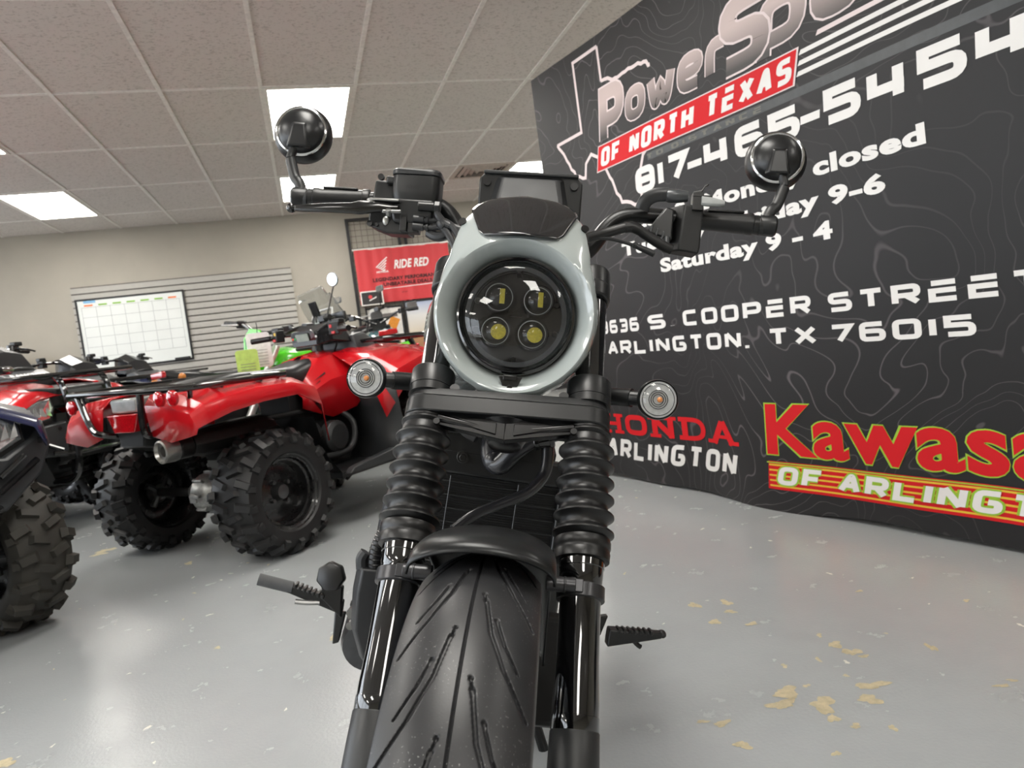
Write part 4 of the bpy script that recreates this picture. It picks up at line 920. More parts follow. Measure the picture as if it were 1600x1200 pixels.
def quad(name_label, color, x, y, ang, S=.97, tire=A_TIRE, steer=0.0, cowl_text=None, rear=False, up=.12):
    M = Matrix.Translation((x, y, 0)) @ Matrix.Rotation(ang, 4, 'Z') @ Matrix.Diagonal((S, S, S, 1))
    Q = empty('quad_bike', M); P = PAINT[color]; tag(Q, name_label, 'quad bike')
    WZ = .300
    for fx, w in ((.645, .205), (-.645, .255)):
        for s in (1, -1): put_wheel(w, tire, Q, (fx, s*.455, WZ), s < 0, steer if fx > 0 else 0)
    # chassis, axles, suspension
    mb = MB(); mb.box((0, 0, .42), (.85, .30, .26)); mb.box((.1, 0, .62), (.5, .24, .22))
    mb.box((.0, 0, .27), (1.2, .22, .05))
    for s in (-1, 1): mb.tube([(-.9, s*.11, .55), (-.4, s*.13, .62), (.3, s*.13, .6), (.92, s*.10, .52)], .016, 8)
    mb.build('engine', A_DARK, Q, bevel=.01)
    mb = MB(); mb.lathe([(0, .07), (.02, .095), (.07, .095), (.09, .07)], (.05, -.19, .45), (0, -1, 0), 24); mb.cyl((-.1, -.17, .50), (-.1, -.23, .50), .06); mb.tube([(.15, -.2, .6), (.2, -.26, .5), (.12, -.27, .36), (-.2, -.25, .36)], .018, 10)
    mb.build('engine_cover', mat('engine_satin', '#3c3d3e', .4, metal=.5), Q, bevel=.004)
    mb = MB()
    for fx in (.645, -.645): mb.cyl((fx, -.42, WZ), (fx, .42, WZ), .018 if fx > 0 else .024)
    for s in (-1, 1):
        for z0 in (.27, .37): mb.tube([(.75, s*.12, z0), (.645, s*.34, WZ+(z0-.3)), (.55, s*.12, z0)], .013, 8, 1)
        mb.tube([(-.05, s*.10, .32), (-.35, s*.11, .31), (-.62, s*.08, .30)], .028, 8)
    mb.build('axle', A_DARK, Q)
    mb = MB(); mb.lathe([(-.10, .03), (-.07, .075), (-.03, .10), (.03, .10), (.06, .07), (.12, .045)], (-.645, .01, WZ), (0, 1, 0), 20)
    for k in range(8): a = k*math.pi/4; mb.box((-.645+.098*math.cos(a), 0, WZ+.098*math.sin(a)), (.03, .07, .016), Euler((0, -a, 0)))
    mb.box((-.70, .02, WZ-.01), (.10, .05, .05)); mb.build('differential', A_ALU, Q, bevel=.004)
    for s in (-1, 1):
        for fx in (.66, -.55):
            a, b = Vector((fx, s*.24, .36)), Vector((fx-.06, s*.17, .64)); K = MB().cyl(a, b, .018).build('shock', A_DARK, Q)
            pts = []
            for i in range(73):
                t = i/72; u, v, w_ = frame(b-a); an = t*2*math.pi*6; pts.append(a.lerp(b, .12+.76*t)+(u*math.cos(an)+v*math.sin(an))*.034)
            MB().tube(pts, .006, 6, 1).build('coil_spring', mat('spring_dark', '#3b3c3e', .3, metal=.6), K)
    # fenders
    FR = [(.22, [(.15, .93), (.29, .84), (.44, .68), (.50, .52)]), (.36, [(.15, .95), (.34, .89), (.52, .79), (.56, .69)]), (.56, [(.15, .96), (.37, .92), (.56, .85), (.585, .77)]), (.78, [(.15, .95), (.37, .915), (.56, .84), (.58, .77)]), (.93, [(.15, .92), (.34, .885), (.52, .80), (.54, .73)]), (1.00, [(.16, .86), (.31, .85), (.47, .775), (.50, .70)])]
    RR = [(-.22, [(.16, .82), (.30, .78), (.43, .63), (.45, .47)]), (-.34, [(.16, .85), (.36, .83), (.52, .77), (.55, .68)]), (-.52, [(.16, .85), (.38, .85), (.55, .815), (.585, .755)]), (-.74, [(.16, .85), (.38, .85), (.55, .815), (.585, .75)]), (-.90, [(.16, .85), (.37, .845), (.53, .80), (.56, .73)]), (-1.0, [(.15, .845), (.35, .835), (.50, .78), (.53, .70)]), (-1.045, [(.16, .80), (.33, .785), (.46, .745), (.50, .68)]), (-1.05, [(.19, .66), (.32, .625), (.44, .645), (.49, .655)])]
    for s in (1, -1):
        o = sect(MB(), FR, s).build('front_fender', P, Q, smooth=18, solid=.006)
        o = sect(MB(), RR, s).build('rear_fender', P, Q, smooth=18, solid=.006)
        # black liners and foot well
        mb = MB(); mb.loft([[Vector((x_, s*y_, z_)) for y_ in (.17, .55)] for x_, z_ in ((.26, .76), (.29, .58), (.32, .40), (.22, .27))], False, False)
        mb.build('mud_guard', A_GRY, Q, smooth=20, solid=.01)
        mb = MB(); mb.box((.02, s*.34, .275), (.46, .32, .03)); mb.loft([[Vector((x_, s*y_, z_)) for y_ in (.20, .50)] for x_, z_ in ((-.20, .28), (-.30, .40), (-.36, .62))], False, False)
        FWL = mb.build('foot_well', A_BLK, Q, smooth=20)
        mb = MB(); mb.prism([(-.20, 0), (.26, .0), (.30, .05), (.20, .065), (-.16, .03)], (0, s*.50, .28), (1, 0, 0), (0, 0, 1), s*-.05); mb.build('step_rail', A_GRY, FWL, bevel=.006)
    # seat and centre body
    mb = MB(); rg = []
    for x_, hw, z0, z1 in ((-.82, .10, .78, .83), (-.74, .17, .78, .875), (-.5, .18, .79, .895), (-.25, .165, .78, .885), (-.08, .15, .74, .885), (.06, .14, .76, .915), (.16, .09, .80, .935)):
        rg.append([Vector((x_, a, b)) for a, b in rrect(hw, (z1-z0)/2, (z1-z0)/2*.8, 4, 0, (z0+z1)/2)])
    mb.loft(rg); mb.build('seat', A_SEAT, Q, smooth=60)
    for s in (1, -1):
        st = [(-.10, [(.06, .76), (.13, .74), (.18, .70), (.17, .64)]), (.00, [(.06, .86), (.15, .83), (.205, .74), (.18, .60)]), (.10, [(.02, .935), (.15, .91), (.22, .78), (.20, .56)]), (.24, [(.02, .955), (.15, .925), (.24, .80), (.27, .60)]), (.40, [(.02, .955), (.15, .935), (.22, .85), (.25, .70)])]
        TK = sect(MB(), st, s).build('tank_cover', P, Q, smooth=18, solid=.004)
        mb = MB()
        for k in range(4): mb.prism([(0, 0), (.16-.03*k, .050-.004*k), (.15-.03*k, .032-.004*k)], (-.02+.012*k, s*(.203-.001*k), .785-.022*k), (.98, s*.05, .1), (-.1, -s*.45, .88), .001*s)
        mb.build('wing_mark', A_DARK, TK, smooth=0)
    # front cowl, grille, lamps
    mb = MB(); mb.loft([[Vector((x_, y_, z_)) for y_, z_ in P_] for x_, P_ in ((.60, [(-.30, .93), (.30, .93), (.30, .80), (-.30, .80)]), (.92, [(-.28, .915), (.28, .915), (.26, .78), (-.26, .78)]), (1.0, [(-.19, .90), (.19, .90), (.17, .80), (-.17, .80)]))])
    mb.build('front_cowl', A_BLK, Q, bevel=.012, seg=3)
    mb = MB(); mb.prism([(-.155, 0), (.155, 0), (.145, .085), (-.145, .085)], (1.002, 0, .80), (0, 1, 0), (-.1, 0, 1), .012); NP = mb.build('name_plate', mat('plate_grey', '#4b4d50', .45), Q, bevel=.004)
    put_slab(NP, A_DARK, (1.017, 0, .843), (0, 1, 0), (-.1, 0, 1), .23, .040)
    mb = MB(); mb.box((.95, 0, .60), (.03, .40, .30), Euler((0, .1, 0)))
    GRL = mb.build('grille', A_DARK, Q)
    mb = MB()
    for i in range(-3, 4):
        for k in range(5): yy = i*.056+(k % 2)*.028; mb.lathe([(0, .028), (.006, .028), (.006, .022), (0, .022)], (.968, yy, .50+k*.048), (1, 0, .1), 6, False)
    mb.build('grille_mesh', A_BLK, GRL, smooth=0)
    for s in (1, -1):
        mb = MB(); pr = [(.205, .80), (.22, .87), (.33, .86), (.45, .80), (.46, .73), (.36, .69), (.24, .71)]
        mb.loft([[Vector((.90-.25*max(0, y_-.3), s*y_, z_)) for y_, z_ in pr], [Vector((.985-.25*max(0, y_-.3), s*y_, z_-.01)) for y_, z_ in pr]]); HLm = mb.build('headlight', A_DARK, Q, bevel=.004)
        mb = MB()
        mb.loft([[Vector((.99-.25*max(0, y_-.3), s*(.33+(y_-.33)*.88), .775+(z_-.775)*.86)) for y_, z_ in pr], [Vector((1.004-.25*max(0, y_-.3), s*(.33+(y_-.33)*.7), .775+(z_-.775)*.7)) for y_, z_ in pr]]); mb.build('reflector', A_LENS, HLm, smooth=10)
        mb = MB()
        for k in range(5): mb.poly([[(1.006-.25*max(0, .26+.035*k-.3), s*(.25+.035*k), .74), (1.010-.25*max(0, .28+.035*k-.3), s*(.275+.035*k), .80), (1.003-.25*max(0, .29+.035*k-.3), s*(.285+.035*k), .75)]])
        mb.build('facet', mat('facet_white', '#eeeeec', .05, metal=.6), HLm, smooth=0)
        # black guard below the lamp
        mb = MB(); g = [(.16, .70), (.36, .685), (.48, .735), (.54, .80), (.56, .70), (.50, .60), (.34, .50), (.18, .48)]
        mb.loft([[Vector((.86-.3*max(0, y_-.3), s*y_, z_)) for y_, z_ in g], [Vector((1.015-.35*max(0, y_-.3), s*y_, z_)) for y_, z_ in g]]); LG = mb.build('lamp_guard', A_GRY, Q, bevel=.014, seg=3, smooth=30)
        for y_, z_ in ((.51, .72), (.22, .66)): MB().lathe([(0, .012), (.003, .012), (.004, .008)], (1.015-.35*max(0, y_-.3), s*y_, z_), (1, 0, 0), 12).build('guard_hole', A_DARK, LG)
        MB().lathe([(0, .033), (.008, .03), (.012, .0)], (.80, s*.495, .60), (.55, s*.8, 0), 20).build('side_reflector', mat('amber', '#b56a10', .12, coat=1.0, var=.3, nscale=150), Q)
        mb = MB(); mb.loft([[Vector((.72, s*.30, .30)), Vector((.72, s*.34, .30)), Vector((.80, s*.44, .62)), Vector((.80, s*.36, .62))], [Vector((.84, s*.16, .30)), Vector((.86, s*.16, .30)), Vector((.90, s*.30, .60)), Vector((.88, s*.26, .60))]]); mb.build('inner_fender', A_BLK, Q, bevel=.01)
    # bumper and racks
    mb = MB()
    for s in (1, -1): mb.tube([(.80, s*.17, .32), (1.02, s*.18, .34), (1.08, s*.18, .48), (1.05, s*.165, .72), (1.03, s*.165, .90), (.98, s*.165, .985)], .019, 10)
    mb.tube([(1.03, .30, .52), (1.07, .18, .50), (1.075, 0, .50), (1.07, -.18, .50), (1.03, -.30, .52)], .014, 10)
    for s in (1, -1): mb.tube([(1.00, s*.33, .62), (1.0, s*.42, .68)], .010, 8, 1); mb.tube([(1.035, s*.24, .53), (.98, s*.47, .655)], .012, 8, 1)
    mb.build('front_bumper', A_TUBE, Q)
    def rack(nm, x0, x1, hw, z, nb):
        mb = MB(); c = .06
        loop = [(x0+c, hw, z), (x1-c, hw, z), (x1, hw-c, z), (x1, -hw+c, z), (x1-c, -hw, z), (x0+c, -hw, z), (x0, -hw+c, z), (x0, hw-c, z), (x0+c, hw, z)]
        mb.tube(loop, .0145, 10, 1)
        for i in range(nb): yv = hw*(-1+2*(i+1)/(nb+1)); mb.tube([(x0, yv, z-.004), (x1, yv, z-.004)], .008, 8, 1)
        for xx in (x0+(x1-x0)*.33, x0+(x1-x0)*.68): mb.tube([(xx, -hw, z-.012), (xx, hw, z-.012)], .010, 8, 1)
        return mb
    mb = rack('f', .46, 1.04, .43, .985, 9); mb.build('front_rack', A_TUBE, Q)
    mb = rack('r', -1.08, -.42, .44, .885, 9)
    mb.tube([(-1.07, .33, .88), (-1.09, .22, .73), (-1.07, .16, .69), (-.9, .12, .66)], .016, 10); mb.tube([(-1.07, -.15, .88), (-1.075, -.15, .72), (-1.05, -.16, .68), (-.9, -.14, .66)], .016, 10)
    for s in (1, -1): mb.tube([(-.48, s*.40, .88), (-.5, s*.30, .80)], .012, 8, 1); mb.tube([(-1.0, s*.40, .88), (-.98, s*.36, .74)], .012, 8, 1)
    o = mb.build('rear_rack', A_TUBE, Q)
    if rear: o.rotation_euler.x = .03; o.location.z = -.012
    # handlebar with pod
    secs = ((.16, [(-.10, 1.00), (.10, 1.00), (.11, 1.085), (-.11, 1.085)]), (.26, [(-.14, 1.02), (.14, 1.02), (.12, 1.13), (-.12, 1.13)]), (.40, [(-.16, 1.0), (.16, 1.0), (.11, 1.115), (-.11, 1.115)]), (.46, [(-.13, 1.03), (.13, 1.03), (.09, 1.08), (-.09, 1.08)])) if rear else \
        ((.14, [(-.10, 1.04), (.10, 1.04), (.08, 1.21), (0, 1.235), (-.08, 1.21)]), (.24, [(-.15, 1.05), (.15, 1.05), (.11, 1.23), (0, 1.265), (-.11, 1.23)]), (.40, [(-.18, 1.035), (.18, 1.035), (.12, 1.16), (0, 1.185), (-.12, 1.16)]), (.50, [(-.15, 1.03), (.15, 1.03), (.10, 1.06), (0, 1.07), (-.10, 1.06)]))
    PD = MB().loft([[Vector((x_, y_, z_)) for y_, z_ in P_] for x_, P_ in secs]).build('handlebar_pod', mat('pod_satin', '#1f2022', .24), Q, bevel=.006, seg=2, smooth=20)
    if rear: PD.location.z = up
    mb = MB(); mb.prism(rrect(.10, .045, .04, 5), (.155, 0, 1.052), (0, -1, 0), (-.25, 0, 1), -.01); GA = mb.build('gauge_bezel', A_TUBE, PD, bevel=.003)
    mb = MB(); mb.prism(rrect(.05, .022, .006, 3), (.145, 0, 1.055), (0, -1, 0), (-.25, 0, 1), -.003); mb.build('gauge_screen', mat('lcd_grey', '#8d9a92', .15), GA, smooth=0)
    for k, c in enumerate(('#c84a2a', '#2a9a5a', '#d0d0d0')): MB().ell((.143, .075-.15*(k == 2)-.02*k, 1.052), (.004, .007, .007)).build('gauge_lamp', mat('gauge_'+c[1:], c, .2), GA)
    mb = MB()
    for s in (1, -1): mb.tube([(.26, s*.05, 1.02), (.26, s*.11, 1.07), (.22, s*.20, 1.085), (.12, s*.38, 1.075)], .0115, 10)
    mb.tube([(.28, 0, .80), (.27, 0, 1.04)], .03, 12, 1); HB = mb.build('handlebar', A_TUBE, Q); HB.location.z = up
    for s in (1, -1):
        MB().tube([(.165, s*.285, 1.079), (.115, s*.40, 1.074)], .0175, 12, 1).build('grip', M_RUB, HB)
        mb = MB(); mb.box((.185, s*.235, 1.085), (.055, .065, .075), Euler((0, 0, -s*.4))); mb.box((.20, s*.25, 1.125), (.05, .06, .03)); SB = mb.build('switch_box', A_BLK, HB, bevel=.006)
        mb = MB(); mb.tube([(.235, s*.23, 1.09), (.225, s*.30, 1.085), (.17, s*.41, 1.07)], .007, 8); mb.build('brake_lever', mat('lever_alu', '#3a3b3d', .25, metal=.8), HB)
        MB().box((.153, s*.228, 1.10), (.006, .018, .018)).build('switch_button', mat('button_yellow', '#d9b62a', .4) if s > 0 else mat('button_red', '#c02020', .4), SB)
        MB().box((.156, s*.243, 1.062), (.008, .022, .014)).build('switch_button', mat('button_red', '#c02020', .4), SB)
        MB().tube([(.22, s*.20, 1.08), (.30, s*.14, 1.10), (.34, s*.09, 1.0), (.32, s*.06, .93)], .006, 6).build('control_cable', A_DARK, HB)
    # cowl behind the front rack, sometimes lettered
    mb = MB(); mb.loft([[Vector((x_, y_, z_)) for y_, z_ in ((-hw, z0), (hw, z0), (hw*.85, z1), (-hw*.85, z1))] for x_, hw, z0, z1 in ((.40, .20, .93, 1.03), (.50, .21, .93, 1.045), (.60, .19, .93, 1.0))]); RC = mb.build('rack_cowl', mat('cowl_dark_grey', '#3c3e40', .4), Q, bevel=.012, seg=3)
    if cowl_text: letter(cowl_text, RC, mat('letter_white', '#e6e6e4', .5), (.5775, 0, 1.0135), (0, 1, 0), (-.80, 0, .55), .26, .034, .05)
    # rear end
    mb = MB(); mb.loft([[Vector((x_, y_, z_)) for y_, z_ in ((-hw, z0), (hw, z0), (hw*1.25, z1), (-hw*1.25, z1))] for x_, hw, z0, z1 in ((-.86, .13, .56, .80), (-1.03, .085, .61, .70))]); mb.build('rear_panel', A_BLK, Q, bevel=.008)
    mb = MB(); mb.loft([[Vector((x_, y_, z_)) for y_, z_ in ((-.095, .775), (.095, .775), (.10, .84), (-.10, .84))] for x_ in (-.88, -1.045)]); mb.build('tail_housing', mat('tail_silver', '#b9bab8', .25, metal=.5), Q, bevel=.01)
    mb = MB(); mb.loft([[Vector((x_, y_, z_)) for y_, z_ in ((-hw*.62, .685), (hw*.62, .685), (hw, .77), (-hw, .77))] for x_, hw in ((-.98, .125), (-1.058, .12), (-1.066, .10))]); mb.build('tail_light', A_REDL, Q, bevel=.004)
    for x_, y_ in (((-1.075, .40), (-1.075, -.40)) if not rear else ((-1.085, .33), (-1.085, -.335), (-1.085, -.425))):
        MB().lathe([(0, .035), (.012, .034), (.018, .022), (.020, .0)], (x_, y_, .825), (-1, 0, 0), 24).build('rear_reflector', A_REDL, Q)
    mb = MB(); mb.lathe([(0, .045), (.05, .062), (.42, .062), (.46, .050)], (-.47, -.31, .60), (-1, .08, -.02), 8); mb.lathe([(.46, .044), (.47, .052), (.53, .052), (.535, .047)], (-.47, -.31, .60), (-1, .08, -.02), 24); mb.tube([(.1, -.2, .5), (-.2, -.24, .47), (-.48, -.31, .60)], .026, 10)
    MF = mb.build('muffler', mat('muffler_dark', '#2d2c2c', .35, metal=.7), Q, bevel=.003)
    mb = MB(); mb.lathe([(.535, .052), (.55, .055), (.605, .053), (.61, .046), (.595, .040), (.592, .024), (.57, .022)], (-.47, -.31, .60), (-1, .08, -.02), 28, False); mb.build('muffler_tip', mat('tip_steel', '#a3a29e', .3, metal=.9), MF)
    return Q
quad('red quad bike seen from behind, chunky tires, black rear rack and seat', 'red', -.11, 4.22, math.radians(45.4), .94, A_TIRE, 0.0, None, True, -.01)
F_ = math.atan2(-.69, .72)
quad('navy blue quad bike cut off by the left picture edge, dusty front tire nearest', 'navy', -1.96, 3.24, F_, .97, A_DUST, .12)
quad('red and black quad bike facing forward behind the navy one', 'red', -2.17, 5.58, -.571, .97, A_TIRE, 0.0, 'RANCHER')
quad('dark grey quad bike parked between the red front-facing and blue quad bikes', 'grey', -2.06, 6.98, -.66, .90, A_TIRE)
quad('blue quad bike farthest back in the row, below the whiteboard corner', 'blue', -1.95, 8.43, -.66, .90, A_TIRE)
# ================================================================ things along the back wall
GW = empty('grid_wall', (0, YB-.05, 0))
mb = MB(); gx0, gx1, gz0, gz1 = .70, 2.02, .06, 2.52
for x in (gx0, 1.33, 1.41, gx1): mb.box((x, 0, (gz0+gz1)/2), (.036, .03, gz1-gz0))
for a, b in ((gx0+.018, 1.312), (1.428, gx1-.018)):
    for z in (gz0+.018, gz1-.018): mb.box(((a+b)/2, 0, z), (b-a, .03, .036))
mb.build('grid_frame', mat('frame_black', ''), GW, smooth=0)
for a, b in ((gx0+.018, 1.312), (1.428, gx1-.018)):
    mb = MB()
    for i in range(1, 8): x = a+(b-a)*i/8; mb.box((x, .004, (gz0+gz1)/2), (.005, .005, gz1-gz0-.06))
    for i in range(1, 33): z = gz0+(gz1-gz0)*i/33; mb.box(((a+b)/2, -.001, z), (b-a, .005, .005))
    mb.build('wire_panel', mat('wire_dark', '#57504b', .5), GW, smooth=0)
tag(GW, 'black framed wire grid display panel on the back wall behind the red banner', 'display grid')
RB = empty('hanging_banner', (0, YB-.10, 0)); x0, x1, z0, z1 = .735, 1.935, 1.435, 2.115
wv = lambda x: .010*math.sin(x*21)+.006*math.sin(x*47+1)
mb = MB(); mb.grid(lambda u, v: (x0+(x1-x0)*u, wv(x0+(x1-x0)*u)*(1-.4*v), z0+(z1-z0)*v), 90, 4)
def rink(vf, mi):
    b2 = bmesh.new(); V = [b2.verts.new((x, 0, z)) for x, z in vf[0]]
    for f in vf[1]:
        try: b2.faces.new([V[i] for i in f])
        except ValueError: pass
    q = x0
    while q < x1:
        bmesh.ops.bisect_plane(b2, geom=b2.verts[:]+b2.edges[:]+b2.faces[:], plane_co=(q, 0, 0), plane_no=(1, 0, 0), dist=1e-6); q += .025
    b2.verts.index_update(); mb.mi = mi
    mb.add([(v.co.x, wv(v.co.x)*(1-.4*(v.co.z-z0)/(z1-z0))-.004, v.co.z) for v in b2.verts], [[v.index for v in f.verts] for f in b2.faces]); b2.free()
for k in range(5):   # feathered wing mark
    rink(stroke_poly([(.985+.018*k, 1.880-.010*k), (1.04+.012*k, 1.925-.022*k), (1.135-.010*k, 1.998-.036*k)], .012, .03), 1)
rink(fit(font_mesh('HONDA', .03), .985, 1.135, 1.808, 1.834), 1)
rink(fit(font_mesh('RIDE RED', .035, .3), 1.21, 1.66, 1.845, 1.955), 1)
rink(fit(font_mesh('LEGENDARY PERFORMANCE', .045), .925, 1.80, 1.70, 1.748), 2); rink(fit(font_mesh('UNBEATABLE DEALS.', .045), 1.05, 1.69, 1.635, 1.682), 2)
rink(([(.99, 1.60), (1.72, 1.612), (1.72, 1.622), (1.0, 1.605)], [(0, 1, 2, 3)]), 1); rink(fit(font_mesh('UP TO', .01), 1.27, 1.34, 1.535, 1.55), 2)
mb.build('banner_cloth', [mat('banner_red', '#cd3b40', .55, var=.03), mat('banner_white', '#f0ebe8', .6), mat('banner_ink', '#3a1418', .6)], RB, smooth=60)
MB().tube([(x0-.02, .012, z1+.006), (x1+.02, .012, z1+.006)], .014, 12, 1).build('top_rail', mat('rail_white', '#e5e2dc', .4), RB)
for x in (1.0, 1.68): MB().tube([(x, .012, z1+.02), (x, .02, z1+.06), (x, .045, z1+.07)], .004, 6).build('hook', M_STEEL, RB)
tag(RB, 'red sale banner with white wing mark hanging on the wire grid panel', 'banner')
SG = empty('framed_sign', (.875, YB-.19, 1.50))
MB().box((0, 0, 0), (.25, .012, .15)).build('sign_board', mat('sign_black', '#2c2a2b', .4), SG, smooth=0)
mb = MB()
for s in (-1, 1): mb.box((s*.132, -.002, 0), (.014, .02, .178)); mb.box((0, -.002, s*.082), (.25, .02, .014))
mb.build('sign_frame', mat('rail_white', ''), SG, bevel=.002)
mb = MB(); mb.lathe([(0, .024), (.003, .024)], (-.02, -.006, .015), (0, -1, 0), 24); mb.build('sign_spot', mat('banner_red', ''), SG); MB().box((.01, -.0075, -.01), (.10, .003, .012), Euler((0, -.4, 0))).build('sign_stroke', mat('banner_white', ''), SG)
MB().tube([(0, .006, .05), (0, .08, .06)], .004, 6, 1).build('hook', M_STEEL, SG)
tag(SG, 'small white-framed black sign with red spot below the red banner', 'sign')
def poster(x0, x1, z0, z1, fill, label, name):
    P_ = empty(name, ((x0+x1)/2, YB-.10, (z0+z1)/2)); w, h = x1-x0, z1-z0
    MB().box((0, 0, 0), (w, .008, h)).build('poster_sheet', fill, P_, smooth=0)
    mb = MB()
    for s in (-1, 1): mb.box((s*(w/2+.012), 0, 0), (.024, .022, h+.048)); mb.box((0, 0, s*(h/2+.012)), (w, .022, .024))
    mb.build('poster_frame', mat('frame_black', ''), P_, bevel=.002)
    mb = MB()
    for s in (-1, 1): mb.tube([(s*w*.3, .01, h/2), (s*w*.3, .04, h/2+.02)], .004, 6, 1)
    mb.build('hook', M_STEEL, P_); tag(P_, label, 'poster'); return P_
def desert():
    t = NT('print_desert'); z = t.a('ShaderNodeSeparateXYZ', {0: t.co()}).outputs[2]
    r = t.a('ShaderNodeValToRGB'); e = r.color_ramp; e.elements[0].position = 0; e.elements[0].color = lin('#8d6247'); e.elements[1].position = 1; e.elements[1].color = lin('#a9b4cf')
    for p, c in ((.36, '#b98a63'), (.40, '#c9822f'), (.43, '#d8cbb8'), (.75, '#dcdad8')): q = e.elements.new(p); q.color = lin(c)
    nz = t.noise(9, 3, .6)
    t.l.new(t.math('ADD', t.ramp(z, -.34, .34), t.math('MULTIPLY', t.math('SUBTRACT', nz.outputs[0], .5), .06)), r.inputs[0]); t.set('Base Color', r.outputs[0]); t.set('Roughness', .35); return t.m
P1 = poster(1.29, 1.92, .72, 1.40, desert(), 'framed desert landscape poster under the red banner, right', 'poster')
mb = MB()   # small dark rider figure printed on the poster
mb.box((.17, -.005, .10), (.03, .002, .10), Euler((0, .3, 0))); mb.lathe([(0, .02), (.001, .02)], (.19, -.005, .17), (0, 1, 0), 14); mb.box((.15, -.005, .02), (.12, .002, .04), Euler((0, -.3, 0)))
mb.build('printed_figure', mat('print_dark', '#40302f', .5), P1, smooth=0)
P2 = poster(.80, 1.22, .74, 1.36, mat('poster_white', '#dcd8d2', .4), 'white and orange poster left of the desert poster on the wire panel', 'poster')
mb = MB(); mb.box((-.10, -.005, .05), (.13, .002, .20)); mb.box((.10, -.005, .12), (.12, .002, .14), Euler((0, .5, 0))); mb.box((.08, -.005, -.10), (.16, .002, .10)); mb.build('printed_block', mat('print_orange', '#d78a2d', .5), P2, smooth=0)
mb = MB(); mb.box((.03, -.005, .22), (.26, .002, .05)); mb.box((-.05, -.005, -.2), (.2, .002, .06)); mb.build('printed_band', mat('print_grey', '#6a6462', .5), P2, smooth=0)
CBN = empty('storage_cabinet', (-3.30, 9.18, 0))
MB().box((0, 0, .59), (.56, .46, 1.18)).build('cabinet_body', mat('cabinet_grey', '#8b8782', .5), CBN, bevel=.004)
for s in (-1, 1):
    D_ = MB().box((s*.139, -.239, .60), (.268, .016, 1.10)).build('door', mat('cabinet_grey', ''), CBN, bevel=.003)
    MB().tube([(s*.04, -.248, .75), (s*.04, -.265, .76), (s*.04, -.265, .84), (s*.04, -.248, .85)], .005, 8).build('handle', M_STEEL, D_)
tag(CBN, 'grey two-door cabinet against the back wall behind the quad bikes', 'cabinet')
CT = empty('carton', (-3.24, 9.14, 1.181))
MB().box((0, 0, .05), (.44, .30, .10)).build('carton_body', mat('carton_white', '#d9cfc8', .6), CT, bevel=.003)
MB().box((.18, -.152, .045), (.09, .004, .086)).build('carton_band', mat('banner_red', ''), CT, smooth=0)
tag(CT, 'white carton with red end on top of the grey cabinet', 'box')

# ================================================================ motorcycles behind the red quad bike: x forward, y left, z up
B_BLK = mat('bike_black', '#17181a', .3, coat=.3); B_LIME = mat('bike_lime', '#4fc21f', .25, coat=.6); B_TEAL = mat('bike_teal', '#1e5159', .22, coat=1.0); B_SIL = mat('bike_silver', '#d5d6d4', .3, metal=.6)
B_SMK = glass('windscreen_clear', '#eceeef', .02, 1.0)
def tire_pair(Q, wb, R, w):
    for x, ww in ((wb/2, w*.75), (-wb/2, w)):
        mb = MB(); h = ww/2; mb.lathe([(-h*.8, R*.72), (-h, R*.82), (-h*.8, R*.95), (0, R), (h*.8, R*.95), (h, R*.82), (h*.8, R*.72)], (x, 0, R), (0, 1, 0), 40, False); T = mb.build('tire', A_TIRE, Q)
        mb = MB(); mb.lathe([(-h*.8, R*.72), (-h*.5, R*.66), (h*.5, R*.66), (h*.8, R*.72)], (x, 0, R), (0, 1, 0), 40, False); mb.lathe([(-h, .04), (h, .04)], (x, 0, R), (0, 1, 0), 16)
        for k in range(10): a = k*.6283; mb.tube([(x+.04*math.cos(a), 0, R+.04*math.sin(a)), (x+R*.67*math.cos(a), 0, R+R*.67*math.sin(a))], .008, 6, 1)
        mb.build('rim', M_MATTE, T)
